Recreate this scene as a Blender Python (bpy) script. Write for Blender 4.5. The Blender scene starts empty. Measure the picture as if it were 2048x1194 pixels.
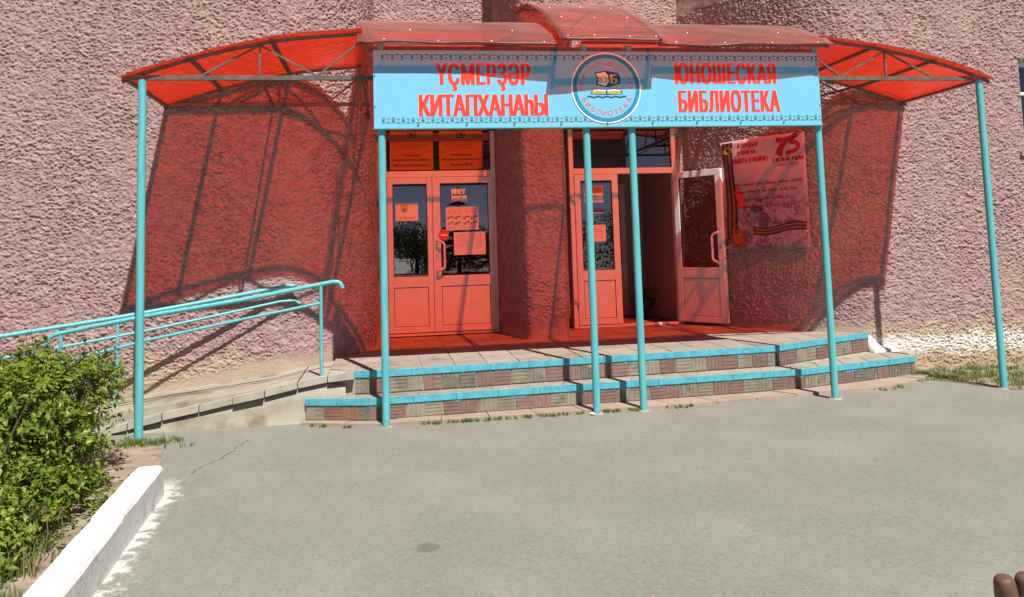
import bpy, math, random
import numpy as np
from mathutils import Vector, Matrix

random.seed(7); RNG = np.random.default_rng(11)
scn = bpy.context.scene
COL = scn.collection

# ------------------------------------------------------------------ camera
cam_d = bpy.data.cameras.new('camera'); cam = bpy.data.objects.new('camera', cam_d); COL.objects.link(cam)
R_ = Vector((0.98854636, -0.14784813, -0.03028249)); U_ = Vector((0.01651483, -0.09347485, 0.99548466)); F_ = Vector((0.15001119, 0.98458285, 0.08996254))
CAMP = Vector((0.07346, -9.42108, 1.62767))
cam.matrix_world = Matrix(((R_.x, U_.x, -F_.x, CAMP.x), (R_.y, U_.y, -F_.y, CAMP.y), (R_.z, U_.z, -F_.z, CAMP.z), (0, 0, 0, 1)))
cam_d.sensor_width = 36; cam_d.lens = 1647.38 / 2048 * 36
cam_d.shift_x = 0.0; cam_d.shift_y = -(597 - 345.16) / 2048
cam_d.clip_start = 0.02; cam_d.clip_end = 600
scn.camera = cam

# ------------------------------------------------------------------ light
SUN = Vector((0.298, -1.0, 1.49)).normalized()
w = bpy.data.worlds.new('World'); scn.world = w; w.use_nodes = True
nt = w.node_tree; bg = nt.nodes['Background']
sky = nt.nodes.new('ShaderNodeTexSky'); sky.sky_type = 'NISHITA'; sky.sun_disc = False
sky.sun_elevation = math.asin(SUN.z); sky.sun_rotation = math.atan2(SUN.x, SUN.y)
sky.altitude = 150; sky.air_density = .30; sky.dust_density = .6; sky.ozone_density = 1.0
nt.links.new(sky.outputs[0], bg.inputs[0]); bg.inputs[1].default_value = 0.05
sl = bpy.data.lights.new('sun', 'SUN'); so = bpy.data.objects.new('sun', sl); COL.objects.link(so)
sl.energy = 5.0; sl.angle = math.radians(0.53); sl.color = (1.0, 0.94, 0.85)
so.rotation_euler = SUN.to_track_quat('Z', 'Y').to_euler(); so.location = (3, -10, 15)
scn.view_settings.view_transform = 'Standard'; scn.view_settings.look = 'None'
scn.view_settings.gamma = 1; scn.view_settings.exposure = 0.52
scn.cycles.transparent_max_bounces = 16; scn.cycles.max_bounces = 6; scn.cycles.diffuse_bounces = 4; scn.cycles.glossy_bounces = 3

# ------------------------------------------------------------------ materials
def nodes(name):
    m = bpy.data.materials.new(name); m.use_nodes = True
    n = m.node_tree.nodes; l = m.node_tree.links
    return m, n, l, n['Principled BSDF'], n['Material Output']

def noise(n, l, pos, scale, detail=4, rough=.55, dist=0):
    t = n.new('ShaderNodeTexNoise'); t.inputs['Scale'].default_value = scale
    t.inputs['Detail'].default_value = detail; t.inputs['Roughness'].default_value = rough
    t.inputs['Distortion'].default_value = dist
    l.new(pos, t.inputs['Vector']); return t.outputs['Fac']

def ramp(n, l, fac, a, b):
    r = n.new('ShaderNodeMapRange'); r.inputs[1].default_value = a; r.inputs[2].default_value = b
    r.interpolation_type = 'SMOOTHSTEP'
    l.new(fac, r.inputs[0]); return r.outputs[0]

def mixc(n, l, fac, a, b):
    x = n.new('ShaderNodeMix'); x.data_type = 'RGBA'
    if isinstance(fac, (int, float)): x.inputs[0].default_value = fac
    else: l.new(fac, x.inputs[0])
    for i, v in ((6, a), (7, b)):
        if isinstance(v, tuple): x.inputs[i].default_value = (*v, 1)
        else: l.new(v, x.inputs[i])
    return x.outputs[2]

def math_(n, l, op, a, b=None):
    x = n.new('ShaderNodeMath'); x.operation = op
    for i, v in ((0, a), (1, b)):
        if v is None: continue
        if isinstance(v, (int, float)): x.inputs[i].default_value = v
        else: l.new(v, x.inputs[i])
    return x.outputs[0]

def position(n):
    return n.new('ShaderNodeNewGeometry').outputs['Position']

def reflectance(n, l, f0, gain=1.0, normal=None):
    lw = n.new('ShaderNodeLayerWeight'); lw.inputs[0].default_value = .5
    if normal is not None: l.new(normal, lw.inputs['Normal'])
    return math_(n, l, 'ADD', math_(n, l, 'MULTIPLY', math_(n, l, 'POWER', lw.outputs['Facing'], 4.5), gain * (1 - f0)), f0)

def bump(n, l, bs, h, strength, dist):
    b = n.new('ShaderNodeBump'); b.inputs['Strength'].default_value = strength; b.inputs['Distance'].default_value = dist
    l.new(h, b.inputs['Height']); l.new(b.outputs[0], bs.inputs['Normal'])

def M(name, c1, c2=None, scale=6, lo=.4, hi=.65, rough=.7, bmp=0, bscale=60, bdist=.01, spec=.4, metal=0, c3=None, s3=1.2, lo3=.5, hi3=.65, objvar=0):
    m, n, l, bs, out = nodes(name)
    pos = position(n)
    bs.inputs['Roughness'].default_value = rough; bs.inputs['Metallic'].default_value = metal
    bs.inputs['Specular IOR Level'].default_value = spec
    col = c1
    if c2: col = mixc(n, l, ramp(n, l, noise(n, l, pos, scale), lo, hi), c1, c2)
    if c3: col = mixc(n, l, ramp(n, l, noise(n, l, pos, s3, 6), lo3, hi3), col, c3)
    if objvar:
        oi = n.new('ShaderNodeObjectInfo'); hs = n.new('ShaderNodeHueSaturation')
        l.new(math_(n, l, 'ADD', math_(n, l, 'MULTIPLY', oi.outputs['Random'], objvar), 1 - objvar / 2), hs.inputs['Value'])
        if isinstance(col, tuple): hs.inputs['Color'].default_value = (*col, 1)
        else: l.new(col, hs.inputs['Color'])
        col = hs.outputs[0]
    if isinstance(col, tuple): bs.inputs['Base Color'].default_value = (*col, 1)
    else: l.new(col, bs.inputs['Base Color'])
    if bmp: bump(n, l, bs, noise(n, l, pos, bscale, 5, .65), bmp, bdist)
    return m

# roughcast
def stucco_mat():
    m, n, l, bs, out = nodes('roughcast_stucco')
    pos = position(n); sx = n.new('ShaderNodeSeparateXYZ'); l.new(pos, sx.inputs[0]); X, Y, Z = sx.outputs
    pink = mixc(n, l, ramp(n, l, noise(n, l, pos, 9, 5), .35, .7), (.33, .208, .216), (.435, .292, .29))
    cream = mixc(n, l, ramp(n, l, noise(n, l, pos, 14, 4), .35, .65), (.46, .355, .26), (.41, .30, .225))
    big = ramp(n, l, noise(n, l, pos, 0.85, 5, .6, .6), .52, .68)
    base = mixc(n, l, math_(n, l, 'MULTIPLY', big, .55), pink, cream)
    st = n.new('ShaderNodeMapping'); st.inputs['Scale'].default_value = (5.5, 5.5, .35); l.new(pos, st.inputs['Vector'])
    base = mixc(n, l, math_(n, l, 'MULTIPLY', ramp(n, l, noise(n, l, st.outputs[0], 1.0, 5, .65), .55, .75), .28), base, (.22, .15, .145))
    base = mixc(n, l, math_(n, l, 'MULTIPLY', ramp(n, l, noise(n, l, pos, 30, 4, .7), .5, .68), .65), base, (.50, .385, .31))
    # worn strip of lighter plaster towards the porch floor and along the ramp
    lowz = math_(n, l, 'ADD', Z, math_(n, l, 'MULTIPLY', noise(n, l, pos, 3.5, 5), -.7))
    worn = ramp(n, l, lowz, .28, .08)
    base = mixc(n, l, math_(n, l, 'MULTIPLY', worn, .9), base, (.46, .37, .27))
    # whitewash splashes and bare earth-stained foot, right of the porch
    rightside = ramp(n, l, X, 5.5, 5.9)
    zz = math_(n, l, 'ADD', Z, math_(n, l, 'MULTIPLY', math_(n, l, 'SUBTRACT', noise(n, l, pos, 5, 6, .7), .5), .55))
    band = math_(n, l, 'MULTIPLY', math_(n, l, 'MULTIPLY', ramp(n, l, zz, .44, .34), ramp(n, l, zz, .14, .24)), rightside)
    base = mixc(n, l, math_(n, l, 'MULTIPLY', band, .8), base, (.72, .705, .69))
    foot = math_(n, l, 'MULTIPLY', ramp(n, l, zz, .2, .08), rightside)
    base = mixc(n, l, math_(n, l, 'MULTIPLY', foot, .9), base, (.40, .31, .19))
    l.new(base, bs.inputs['Base Color'])
    bs.inputs['Roughness'].default_value = .95; bs.inputs['Specular IOR Level'].default_value = .15
    bump(n, l, bs, noise(n, l, pos, 62, 6, .8), .9, .012)
    return m

def ground_mat():
    m, n, l, bs, out = nodes('worn_asphalt')
    pos = position(n); sx = n.new('ShaderNodeSeparateXYZ'); l.new(pos, sx.inputs[0]); X, Y, Z = sx.outputs
    c = mixc(n, l, ramp(n, l, noise(n, l, pos, 1.1, 6, .6), .35, .7), (.200, .206, .184), (.234, .238, .212))
    c = mixc(n, l, math_(n, l, 'MULTIPLY', ramp(n, l, noise(n, l, pos, 2.6, 5, .6, .8), .5, .75), .3), c, (.19, .195, .18))
    c = mixc(n, l, math_(n, l, 'MULTIPLY', ramp(n, l, noise(n, l, pos, 26, 6, .75), .45, .75), .45), c, (.31, .295, .25))
    c = mixc(n, l, math_(n, l, 'MULTIPLY', ramp(n, l, noise(n, l, pos, 95, 3, .7), .6, .72), .6), c, (.11, .112, .105))
    vo = n.new('ShaderNodeTexVoronoi'); vo.inputs['Scale'].default_value = 62; l.new(pos, vo.inputs['Vector'])
    vc = n.new('ShaderNodeSeparateColor'); l.new(vo.outputs['Color'], vc.inputs[0])
    c = mixc(n, l, math_(n, l, 'MULTIPLY', ramp(n, l, vc.outputs[0], .78, .98), .28), c, (.32, .31, .275))
    c = mixc(n, l, math_(n, l, 'MULTIPLY', ramp(n, l, vc.outputs[1], .84, .98), .3), c, (.11, .112, .105))
    # whitewash spilled along the kerb
    line = math_(n, l, 'ADD', X, math_(n, l, 'MULTIPLY', Y, .062))          # about -1.69 along the kerb foot
    d = math_(n, l, 'SUBTRACT', line, -1.70)
    spl = math_(n, l, 'ADD', math_(n, l, 'MULTIPLY', d, 1.5), math_(n, l, 'MULTIPLY', noise(n, l, pos, 6.5, 8, .8, .4), 1.15))
    inY = math_(n, l, 'MULTIPLY', ramp(n, l, Y, -2.75, -3.15), ramp(n, l, X, -1.75, -1.6))
    c = mixc(n, l, math_(n, l, 'MULTIPLY', math_(n, l, 'MULTIPLY', ramp(n, l, spl, .74, .60), inY), .68), c, (.68, .67, .65))
    # rusty and grey stains on the paving
    for (x, y, r, col, k) in ((.26, -4.71, .085, (.11, .10, .09), .6), (2.75, -4.4, .3, (.25, .22, .2), .1), (-.1, -4.1, .4, (.28, .26, .23), .15)):
        dx = math_(n, l, 'POWER', math_(n, l, 'SUBTRACT', X, x), 2.0); dy = math_(n, l, 'POWER', math_(n, l, 'SUBTRACT', Y, y), 2.0)
        rr = math_(n, l, 'ADD', math_(n, l, 'SQRT', math_(n, l, 'ADD', dx, dy)), math_(n, l, 'MULTIPLY', math_(n, l, 'SUBTRACT', noise(n, l, pos, 14, 4), .5), r * 1.1))
        c = mixc(n, l, math_(n, l, 'MULTIPLY', ramp(n, l, rr, r, r * .6), k), c, col)
    l.new(c, bs.inputs['Base Color']); bs.inputs['Roughness'].default_value = .92; bs.inputs['Specular IOR Level'].default_value = .2
    h = math_(n, l, 'ADD', math_(n, l, 'ADD', noise(n, l, pos, 120, 4, .7), math_(n, l, 'MULTIPLY', vo.outputs['Distance'], -.8)), math_(n, l, 'MULTIPLY', noise(n, l, pos, 14, 5, .6), 1.2))
    bump(n, l, bs, h, .32, .006)
    return m

def sheet_mat():
    m, n, l, bs, out = nodes('red_polycarbonate')
    pos = position(n)
    tr = n.new('ShaderNodeBsdfTransparent'); tr.inputs[0].default_value = (1.0, .090, .010, 1)
    tl = n.new('ShaderNodeBsdfTranslucent'); tl.inputs[0].default_value = (.97, .022, .010, 1)
    df = n.new('ShaderNodeBsdfDiffuse')
    l.new(mixc(n, l, ramp(n, l, noise(n, l, pos, 3, 6, .7), .4, .7), (.78, .34, .27), (.82, .46, .39)), df.inputs[0])
    gl = n.new('ShaderNodeBsdfGlossy'); gl.inputs['Roughness'].default_value = .38; gl.inputs[0].default_value = (.95, .74, .68, 1)
    m1 = n.new('ShaderNodeMixShader'); m1.inputs[0].default_value = .27; l.new(tr.outputs[0], m1.inputs[1]); l.new(tl.outputs[0], m1.inputs[2])
    geo = n.new('ShaderNodeNewGeometry')
    m2 = n.new('ShaderNodeMixShader'); m2.inputs[0].default_value = .12; l.new(m1.outputs[0], m2.inputs[1]); l.new(df.outputs[0], m2.inputs[2])
    b = n.new('ShaderNodeBump'); b.inputs['Strength'].default_value = .35; b.inputs['Distance'].default_value = .05
    l.new(noise(n, l, pos, 3.0, 2), b.inputs['Height']); l.new(b.outputs[0], gl.inputs['Normal'])
    m3 = n.new('ShaderNodeMixShader'); l.new(reflectance(n, l, .075, .7), m3.inputs[0]); l.new(m2.outputs[0], m3.inputs[1]); l.new(gl.outputs[0], m3.inputs[2])
    l.new(m3.outputs[0], out.inputs[0]); n.remove(bs)
    return m
def film_mat():          # underside of the sheet: clear, faintly glossy
    m, n, l, bs, out = nodes('clear_underside')
    tr = n.new('ShaderNodeBsdfTransparent'); gl = n.new('ShaderNodeBsdfGlossy'); gl.inputs['Roughness'].default_value = .12
    mx = n.new('ShaderNodeMixShader'); mx.inputs[0].default_value = .035; l.new(tr.outputs[0], mx.inputs[1]); l.new(gl.outputs[0], mx.inputs[2])
    l.new(mx.outputs[0], out.inputs[0]); n.remove(bs); return m

def glass_mat(name, tint=(.55, .55, .55), base=.10, gain=1.0):
    m, n, l, bs, out = nodes(name)
    tr = n.new('ShaderNodeBsdfTransparent'); tr.inputs[0].default_value = (*tint, 1)
    gl = n.new('ShaderNodeBsdfGlossy'); gl.inputs['Roughness'].default_value = 0.0; gl.inputs[0].default_value = (1, 1, 1, 1)
    k = reflectance(n, l, base, gain)
    mx = n.new('ShaderNodeMixShader'); l.new(k, mx.inputs[0]); l.new(tr.outputs[0], mx.inputs[1]); l.new(gl.outputs[0], mx.inputs[2])
    l.new(mx.outputs[0], out.inputs[0]); n.remove(bs); return m

def leaf_mat(name, c1, c2, c3):
    m, n, l, bs, out = nodes(name)
    pos = position(n)
    c = mixc(n, l, ramp(n, l, noise(n, l, pos, 9, 4), .35, .65), c1, c2)
    c = mixc(n, l, ramp(n, l, noise(n, l, pos, 38, 2), .48, .72), c, c3)
    df = n.new('ShaderNodeBsdfTranslucent'); l.new(c, df.inputs[0]); l.new(c, bs.inputs['Base Color'])
    bs.inputs['Roughness'].default_value = .45; bs.inputs['Specular IOR Level'].default_value = .35
    mx = n.new('ShaderNodeMixShader'); mx.inputs[0].default_value = .3
    l.new(bs.outputs[0], mx.inputs[1]); l.new(df.outputs[0], mx.inputs[2]); l.new(mx.outputs[0], out.inputs[0])
    return m

MAT = {}
MAT['stucco'] = stucco_mat()
MAT['asphalt'] = ground_mat()
MAT['sheet'] = sheet_mat(); MAT['film'] = film_mat()
MAT['glass'] = glass_mat('door_glass', (.62, .62, .62), .15, 1.0)
MAT['clear'] = glass_mat('clear_glass', (.92, .92, .92), .04, 1.0)
def paint_mat():
    m, n, l, bs, out = nodes('turquoise_paint')
    pos = position(n); sx = n.new('ShaderNodeSeparateXYZ'); l.new(pos, sx.inputs[0]); Z = sx.outputs[2]
    st = n.new('ShaderNodeMapping'); st.inputs['Scale'].default_value = (1, 1, .12); l.new(pos, st.inputs['Vector'])
    c = mixc(n, l, ramp(n, l, noise(n, l, st.outputs[0], 30, 4), .35, .7), (.115, .47, .52), (.085, .41, .455))
    c = mixc(n, l, math_(n, l, 'MULTIPLY', ramp(n, l, noise(n, l, pos, 26, 5, .7), .67, .72), .9), c, (.10, .075, .06))
    c = mixc(n, l, ramp(n, l, math_(n, l, 'ADD', Z, math_(n, l, 'MULTIPLY', noise(n, l, pos, 35, 4, .7), .09)), .075, .045), c, (.20, .17, .13))
    l.new(c, bs.inputs['Base Color']); bs.inputs['Roughness'].default_value = .42
    bump(n, l, bs, noise(n, l, pos, 45, 4, .6), .22, .006); return m
MAT['blue'] = paint_mat()
MAT['nosing'] = M('turquoise_step_paint', (.085, .42, .52), (.06, .33, .43), 14, rough=.6, bmp=.5, bscale=60, c3=(.22, .36, .36), s3=34, lo3=.66, hi3=.75)
MAT['steel'] = M('weathered_steel', (.085, .08, .074), (.13, .122, .11), 12, rough=.6, bmp=.2, c3=(.13, .06, .035), s3=9, lo3=.55, hi3=.75)
MAT['screw'] = M('zinc_screw', (.75, .75, .75), rough=.3, metal=.6)
MAT['pvc'] = M('white_door_plastic', (.76, .75, .73), (.72, .70, .67), 5, rough=.35, spec=.5)
MAT['gasket'] = M('black_gasket', (.03, .03, .03), rough=.6)
MAT['signblue'] = M('sign_sky_blue', (.17, .50, .74), (.18, .51, .75), 2, rough=.42, spec=.4, bmp=.05, bscale=5, bdist=.05)
MAT['white'] = M('white_print', (.85, .85, .83), rough=.5)
MAT['signred'] = M('red_lettering', (.70, .055, .035), rough=.45)
MAT['teal'] = M('teal_print', (.018, .25, .42), rough=.45)
MAT['darkteal'] = M('dark_teal_print', (.02, .20, .22), rough=.5)
MAT['navy'] = M('navy_print', (.015, .05, .16), rough=.5)
MAT['yellow'] = M('yellow_print', (.78, .50, .06), rough=.5)
MAT['olive'] = M('olive_print', (.42, .38, .08), rough=.5)
MAT['paper'] = M('white_paper', (.78, .77, .74), rough=.8)
MAT['plaque'] = M('orange_plaque', (.36, .125, .016), rough=.5)  # orange lowered in the colour to stand for weaker light at the transom
MAT['deepred'] = M('deep_red_print', (.42, .012, .018), rough=.6)
MAT['dusk'] = M('dusky_violet_print', (.10, .05, .10), (.16, .08, .14), 20, rough=.6)
MAT['ribbon'] = M('dull_orange_ribbon', (.27, .085, .02), rough=.6)
MAT['ink'] = M('dark_ink', (.03, .03, .035), rough=.6)
MAT['greyink'] = M('grey_ink', (.32, .31, .31), rough=.6)
MAT['purple'] = M('purple_print', (.11, .05, .33), rough=.6)
MAT['floor'] = M('porch_slab', (.29, .258, .222), (.34, .303, .262), 9, rough=.85, bmp=.4, bscale=40, c3=(.22, .195, .155), s3=3.2, lo3=.5, hi3=.7, objvar=.22)
MAT['mortar'] = M('cement_mortar', (.40, .36, .29), (.33, .29, .23), 14, rough=.95, bmp=.5, bscale=50)
MAT['ramp'] = M('ramp_slab', (.40, .375, .325), (.335, .31, .265), 7, rough=.88, bmp=.35, bscale=45, c3=(.27, .23, .18), s3=4, lo3=.55, hi3=.7, objvar=.12)
MAT['cement'] = M('cement_render', (.35, .32, .265), (.29, .265, .22), 5, rough=.95, bmp=.5, bscale=35, c3=(.19, .165, .125), s3=2.2, lo3=.5, hi3=.68)
MAT['plinth'] = M('pink_plinth_slab', (.31, .25, .205), (.36, .28, .23), 10, rough=.9, bmp=.4, bscale=45, c3=(.30, .25, .18), s3=5, lo3=.5, hi3=.65, objvar=.15)
MAT['tile_a'] = M('maroon_tile', (.195, .118, .103), (.235, .148, .128), 14, rough=.75, bmp=.3, bscale=60, objvar=.25)
MAT['tile_b'] = M('sand_tile', (.255, .225, .178), (.205, .18, .14), 8, rough=.8, bmp=.3, bscale=60, c3=(.13, .115, .085), s3=7, lo3=.52, hi3=.72, objvar=.2)
MAT['tile_c'] = M('grey_tile', (.165, .152, .128), (.10, .098, .086), 9, rough=.8, bmp=.3, bscale=60, c3=(.30, .26, .2), s3=9, lo3=.55, hi3=.7)
MAT['tile_d'] = M('orange_brown_tile', (.24, .125, .085), (.19, .10, .075), 9, rough=.8, bmp=.3, bscale=60)
MAT['whitewash'] = M('whitewash', (.76, .76, .755), (.63, .635, .65), 6, lo=.42, hi=.7, rough=.9, bmp=.35, bscale=25, bdist=.012, c3=(.42, .40, .37), s3=24, lo3=.63, hi3=.73)
MAT['soil'] = M('dry_soil', (.30, .235, .18), (.37, .295, .235), 4, rough=.98, bmp=.8, bscale=30, bdist=.02, c3=(.16, .12, .085), s3=6, lo3=.5, hi3=.7)
MAT['leaf'] = leaf_mat('shrub_leaf', (.080, .155, .016), (.180, .255, .024), (.36, .37, .04))
MAT['grass'] = leaf_mat('grass_blade', (.095, .17, .022), (.145, .21, .035), (.24, .25, .07))
MAT['dry'] = leaf_mat('dry_stalk', (.30, .24, .12), (.36, .28, .16), (.22, .22, .09))
MAT['treeleaf'] = leaf_mat('tree_leaf', (.035, .07, .015), (.05, .09, .02), (.03, .05, .012))
MAT['needle'] = leaf_mat('needle', (.015, .035, .014), (.022, .045, .018), (.012, .03, .012))
MAT['bark'] = M('bark', (.12, .085, .06), (.07, .05, .035), 15, rough=.95, bmp=.8)
MAT['twig'] = M('twig', (.10, .065, .04), (.06, .04, .025), 15, rough=.9)
MAT['interior'] = M('vestibule_plaster', (.42, .36, .33), rough=.85)
MAT['ribbed'] = M('ribbed_plastic_panel', (.55, .32, .28), (.50, .29, .255), 6, rough=.55)
MAT['vfloor'] = M('vestibule_floor', (.22, .18, .15), (.28, .22, .18), 12, rough=.6)
MAT['pot'] = M('dark_plastic_pot', (.035, .03, .028), rough=.4)
MAT['skin'] = M('skin', (.15, .085, .062), (.12, .062, .045), 60, rough=.55, bmp=.35, bscale=220, bdist=.002)  # skin tone darkened in the colour to stand for shade on the hand
MAT['nail'] = M('fingernail', (.55, .33, .27), rough=.3)
MAT['crack'] = M('dark_crack', (.05, .048, .042), rough=1)
MAT['white_plastic'] = M('white_litter', (.85, .85, .86), rough=.4)

# ------------------------------------------------------------------ mesh helpers
ORG = {}
def tag(o, label=None, cat=None, group=None, kind=None):
    if label: o['label'] = label
    if cat: o['category'] = cat
    if group: o['group'] = group
    if kind: o['kind'] = kind
    return o
def empty(name, loc, label, cat, group=None):
    o = bpy.data.objects.new(name, None); COL.objects.link(o); o.location = loc; o.empty_display_size = .1
    ORG[o] = Vector(loc); return tag(o, label, cat, group)
def mesh(name, V, F, mat, parent=None, smooth=False, base=None):
    V = np.asarray(V, dtype=float).reshape(-1, 3)
    o0 = ORG[parent] if parent is not None else Vector(base if base is not None else (0, 0, 0))
    V = V - np.array(o0)
    me = bpy.data.meshes.new(name)
    if isinstance(F, np.ndarray):
        k = F.shape[1]; nf = len(F)
        me.vertices.add(len(V)); me.vertices.foreach_set('co', V.astype(np.float32).ravel())
        me.loops.add(nf * k); me.loops.foreach_set('vertex_index', F.astype(np.int32).ravel())
        me.polygons.add(nf); me.polygons.foreach_set('loop_start', np.arange(0, nf * k, k, dtype=np.int32))
        try: me.polygons.foreach_set('loop_total', np.full(nf, k, dtype=np.int32))
        except Exception: pass
        me.update(calc_edges=True)
    else:
        me.from_pydata([tuple(v) for v in V], [], F)
    if smooth: me.polygons.foreach_set('use_smooth', np.ones(len(me.polygons), dtype=bool))
    me.update()
    if mat is not None: me.materials.append(MAT[mat] if isinstance(mat, str) else mat)
    o = bpy.data.objects.new(name, me); COL.objects.link(o)
    if parent is not None: o.parent = parent; ORG[o] = ORG[parent]
    else: o.location = o0; ORG[o] = o0
    return o

class MB:
    def __init__(s): s.v = []; s.f = []
    def add(s, V, F):
        k = len(s.v); s.v += [tuple(p) for p in V]; s.f += [tuple(i + k for i in f) for f in F]; return s
    def box(s, x0, x1, y0, y1, z0, z1):
        return s.add([(x0, y0, z0), (x1, y0, z0), (x1, y1, z0), (x0, y1, z0), (x0, y0, z1), (x1, y0, z1), (x1, y1, z1), (x0, y1, z1)],
                     [(3, 2, 1, 0), (4, 5, 6, 7), (0, 1, 5, 4), (1, 2, 6, 5), (2, 3, 7, 6), (3, 0, 4, 7)])
    def bbox(s, x0, x1, y0, y1, z0, z1, b):   # box with chamfered edges
        x = (x0, x1); y = (y0, y1); z = (z0, z1); V = []; idx = {}
        for i in (0, 1):
            for j in (0, 1):
                for k in (0, 1):
                    sx, sy, sz = (1, -1)[i], (1, -1)[j], (1, -1)[k]
                    for a, p in enumerate(((x[i], y[j] + sy * b, z[k] + sz * b), (x[i] + sx * b, y[j], z[k] + sz * b), (x[i] + sx * b, y[j] + sy * b, z[k]))):
                        idx[i, j, k, a] = len(V); V.append(p)
        I = lambda i, j, k, a: idx[i, j, k, a]; F = []
        for i in (0, 1): F.append([I(i, 0, 0, 0), I(i, 1, 0, 0), I(i, 1, 1, 0), I(i, 0, 1, 0)][::(-1 if i == 0 else 1)])
        for j in (0, 1): F.append([I(0, j, 0, 1), I(1, j, 0, 1), I(1, j, 1, 1), I(0, j, 1, 1)][::(1 if j == 0 else -1)])
        for k in (0, 1): F.append([I(0, 0, k, 2), I(1, 0, k, 2), I(1, 1, k, 2), I(0, 1, k, 2)][::(-1 if k == 0 else 1)])
        for i in (0, 1):
            for j in (0, 1): F.append([I(i, j, 0, 0), I(i, j, 1, 0), I(i, j, 1, 1), I(i, j, 0, 1)])
            for k in (0, 1): F.append([I(i, 0, k, 0), I(i, 1, k, 0), I(i, 1, k, 2), I(i, 0, k, 2)])
        for j in (0, 1):
            for k in (0, 1): F.append([I(0, j, k, 1), I(1, j, k, 1), I(1, j, k, 2), I(0, j, k, 2)])
        for i in (0, 1):
            for j in (0, 1):
                for k in (0, 1): F.append([I(i, j, k, 0), I(i, j, k, 1), I(i, j, k, 2)])
        return s.add(V, F)
    def bar(s, a, b, wd, ht=None):            # rectangular bar between two points
        a = Vector(a); b = Vector(b); d = (b - a).normalized(); ht = ht or wd
        up = Vector((0, 0, 1)) if abs(d.z) < .95 else Vector((0, 1, 0))
        sx = d.cross(up).normalized() * wd / 2; sz = sx.cross(d).normalized() * ht / 2
        V = [p + q for p in (a, b) for q in (-sx - sz, sx - sz, sx + sz, -sx + sz)]
        return s.add(V, [(3, 2, 1, 0), (4, 5, 6, 7), (0, 1, 5, 4), (1, 2, 6, 5), (2, 3, 7, 6), (3, 0, 4, 7)])
    def tube(s, P, r, n=12, cap=True):
        P = [Vector(p) for p in P]; rr = r if isinstance(r, (list, tuple)) else [r] * len(P)
        d0 = (P[1] - P[0]).normalized(); u = d0.orthogonal().normalized(); rings = []; V = []; F = []
        for i, p in enumerate(P):
            t = ((P[min(i + 1, len(P) - 1)] - P[max(i - 1, 0)])).normalized()
            u = (u - t * u.dot(t)).normalized(); v = t.cross(u)
            for k in range(n):
                a = 2 * math.pi * k / n; V.append(p + (u * math.cos(a) + v * math.sin(a)) * rr[i])
        for i in range(len(P) - 1):
            for k in range(n):
                F.append((i * n + k, i * n + (k + 1) % n, (i + 1) * n + (k + 1) % n, (i + 1) * n + k))
        if cap:
            m = len(P) * n; V += V[:n] + V[m - n:m]; F.append(tuple(m + k for k in range(n - 1, -1, -1))); F.append(tuple(m + n + k for k in range(n)))
        return s.add(V, F)
    def prism(s, poly, z0, z1):               # vertical prism on an x,y polygon
        n = len(poly); a = sum(poly[i][0] * poly[(i + 1) % n][1] - poly[(i + 1) % n][0] * poly[i][1] for i in range(n))
        if a < 0: poly = poly[::-1]
        za = z0 if callable(z0) else (lambda x, y: z0); zb = z1 if callable(z1) else (lambda x, y: z1)
        V = [(x, y, za(x, y)) for x, y in poly] + [(x, y, zb(x, y)) for x, y in poly]
        return s.add(V, [tuple(range(n - 1, -1, -1)), tuple(range(n, 2 * n))] + [(i, (i + 1) % n, n + (i + 1) % n, n + i) for i in range(n)])
    def out(s, name, mat, parent=None, smooth=False, base=None): return mesh(name, s.v, s.f, mat, parent, smooth, base)

def box_obj(name, mat, parent, *a, bev=.004, base=None):
    return MB().bbox(*a, bev).out(name, mat, parent, base=base)

def clip(poly, conv):                        # Sutherland-Hodgman, conv counter-clockwise
    out = poly
    for i in range(len(conv)):
        a = conv[i]; b = conv[(i + 1) % len(conv)]; src = out; out = []
        side = lambda p: (b[0] - a[0]) * (p[1] - a[1]) - (b[1] - a[1]) * (p[0] - a[0])
        for j in range(len(src)):
            p, q = src[j], src[(j + 1) % len(src)]; sp, sq = side(p), side(q)
            if sp >= 0: out.append(p)
            if sp * sq < 0:
                t = sp / (sp - sq); out.append((p[0] + t * (q[0] - p[0]), p[1] + t * (q[1] - p[1])))
        if not out: return []
    return out

def thick_sheet(G, th, name, mat, parent, smooth=True):
    """G: (n,m,3) grid -> closed sheet th thick"""
    G = np.asarray(G, float); n, m = G.shape[:2]
    du = np.gradient(G, axis=0); dv = np.gradient(G, axis=1); N = np.cross(du, dv); N /= np.linalg.norm(N, axis=2, keepdims=True) + 1e-9
    A = G.reshape(-1, 3); B = (G - N * th).reshape(-1, 3); V = np.vstack([A, B]); K = n * m; F = []
    idx = lambda i, j: i * m + j
    for i in range(n - 1):
        for j in range(m - 1):
            q = (idx(i, j), idx(i + 1, j), idx(i + 1, j + 1), idx(i, j + 1)); F.append(q); F.append(tuple(K + k for k in q[::-1]))
    ring = [idx(i, 0) for i in range(n)] + [idx(n - 1, j) for j in range(1, m)] + [idx(i, m - 1) for i in range(n - 2, -1, -1)] + [idx(0, j) for j in range(m - 2, 0, -1)]
    for k in range(len(ring)):
        a, b = ring[k], ring[(k + 1) % len(ring)]; F.append((b, a, K + a, K + b))
    o = mesh(name, V, F, mat, parent, smooth)
    if mat == 'sheet':
        o.data.materials.append(MAT['film'])
        for p in o.data.polygons:
            if p.normal.z < 0: p.material_index = 1
    return o

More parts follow.
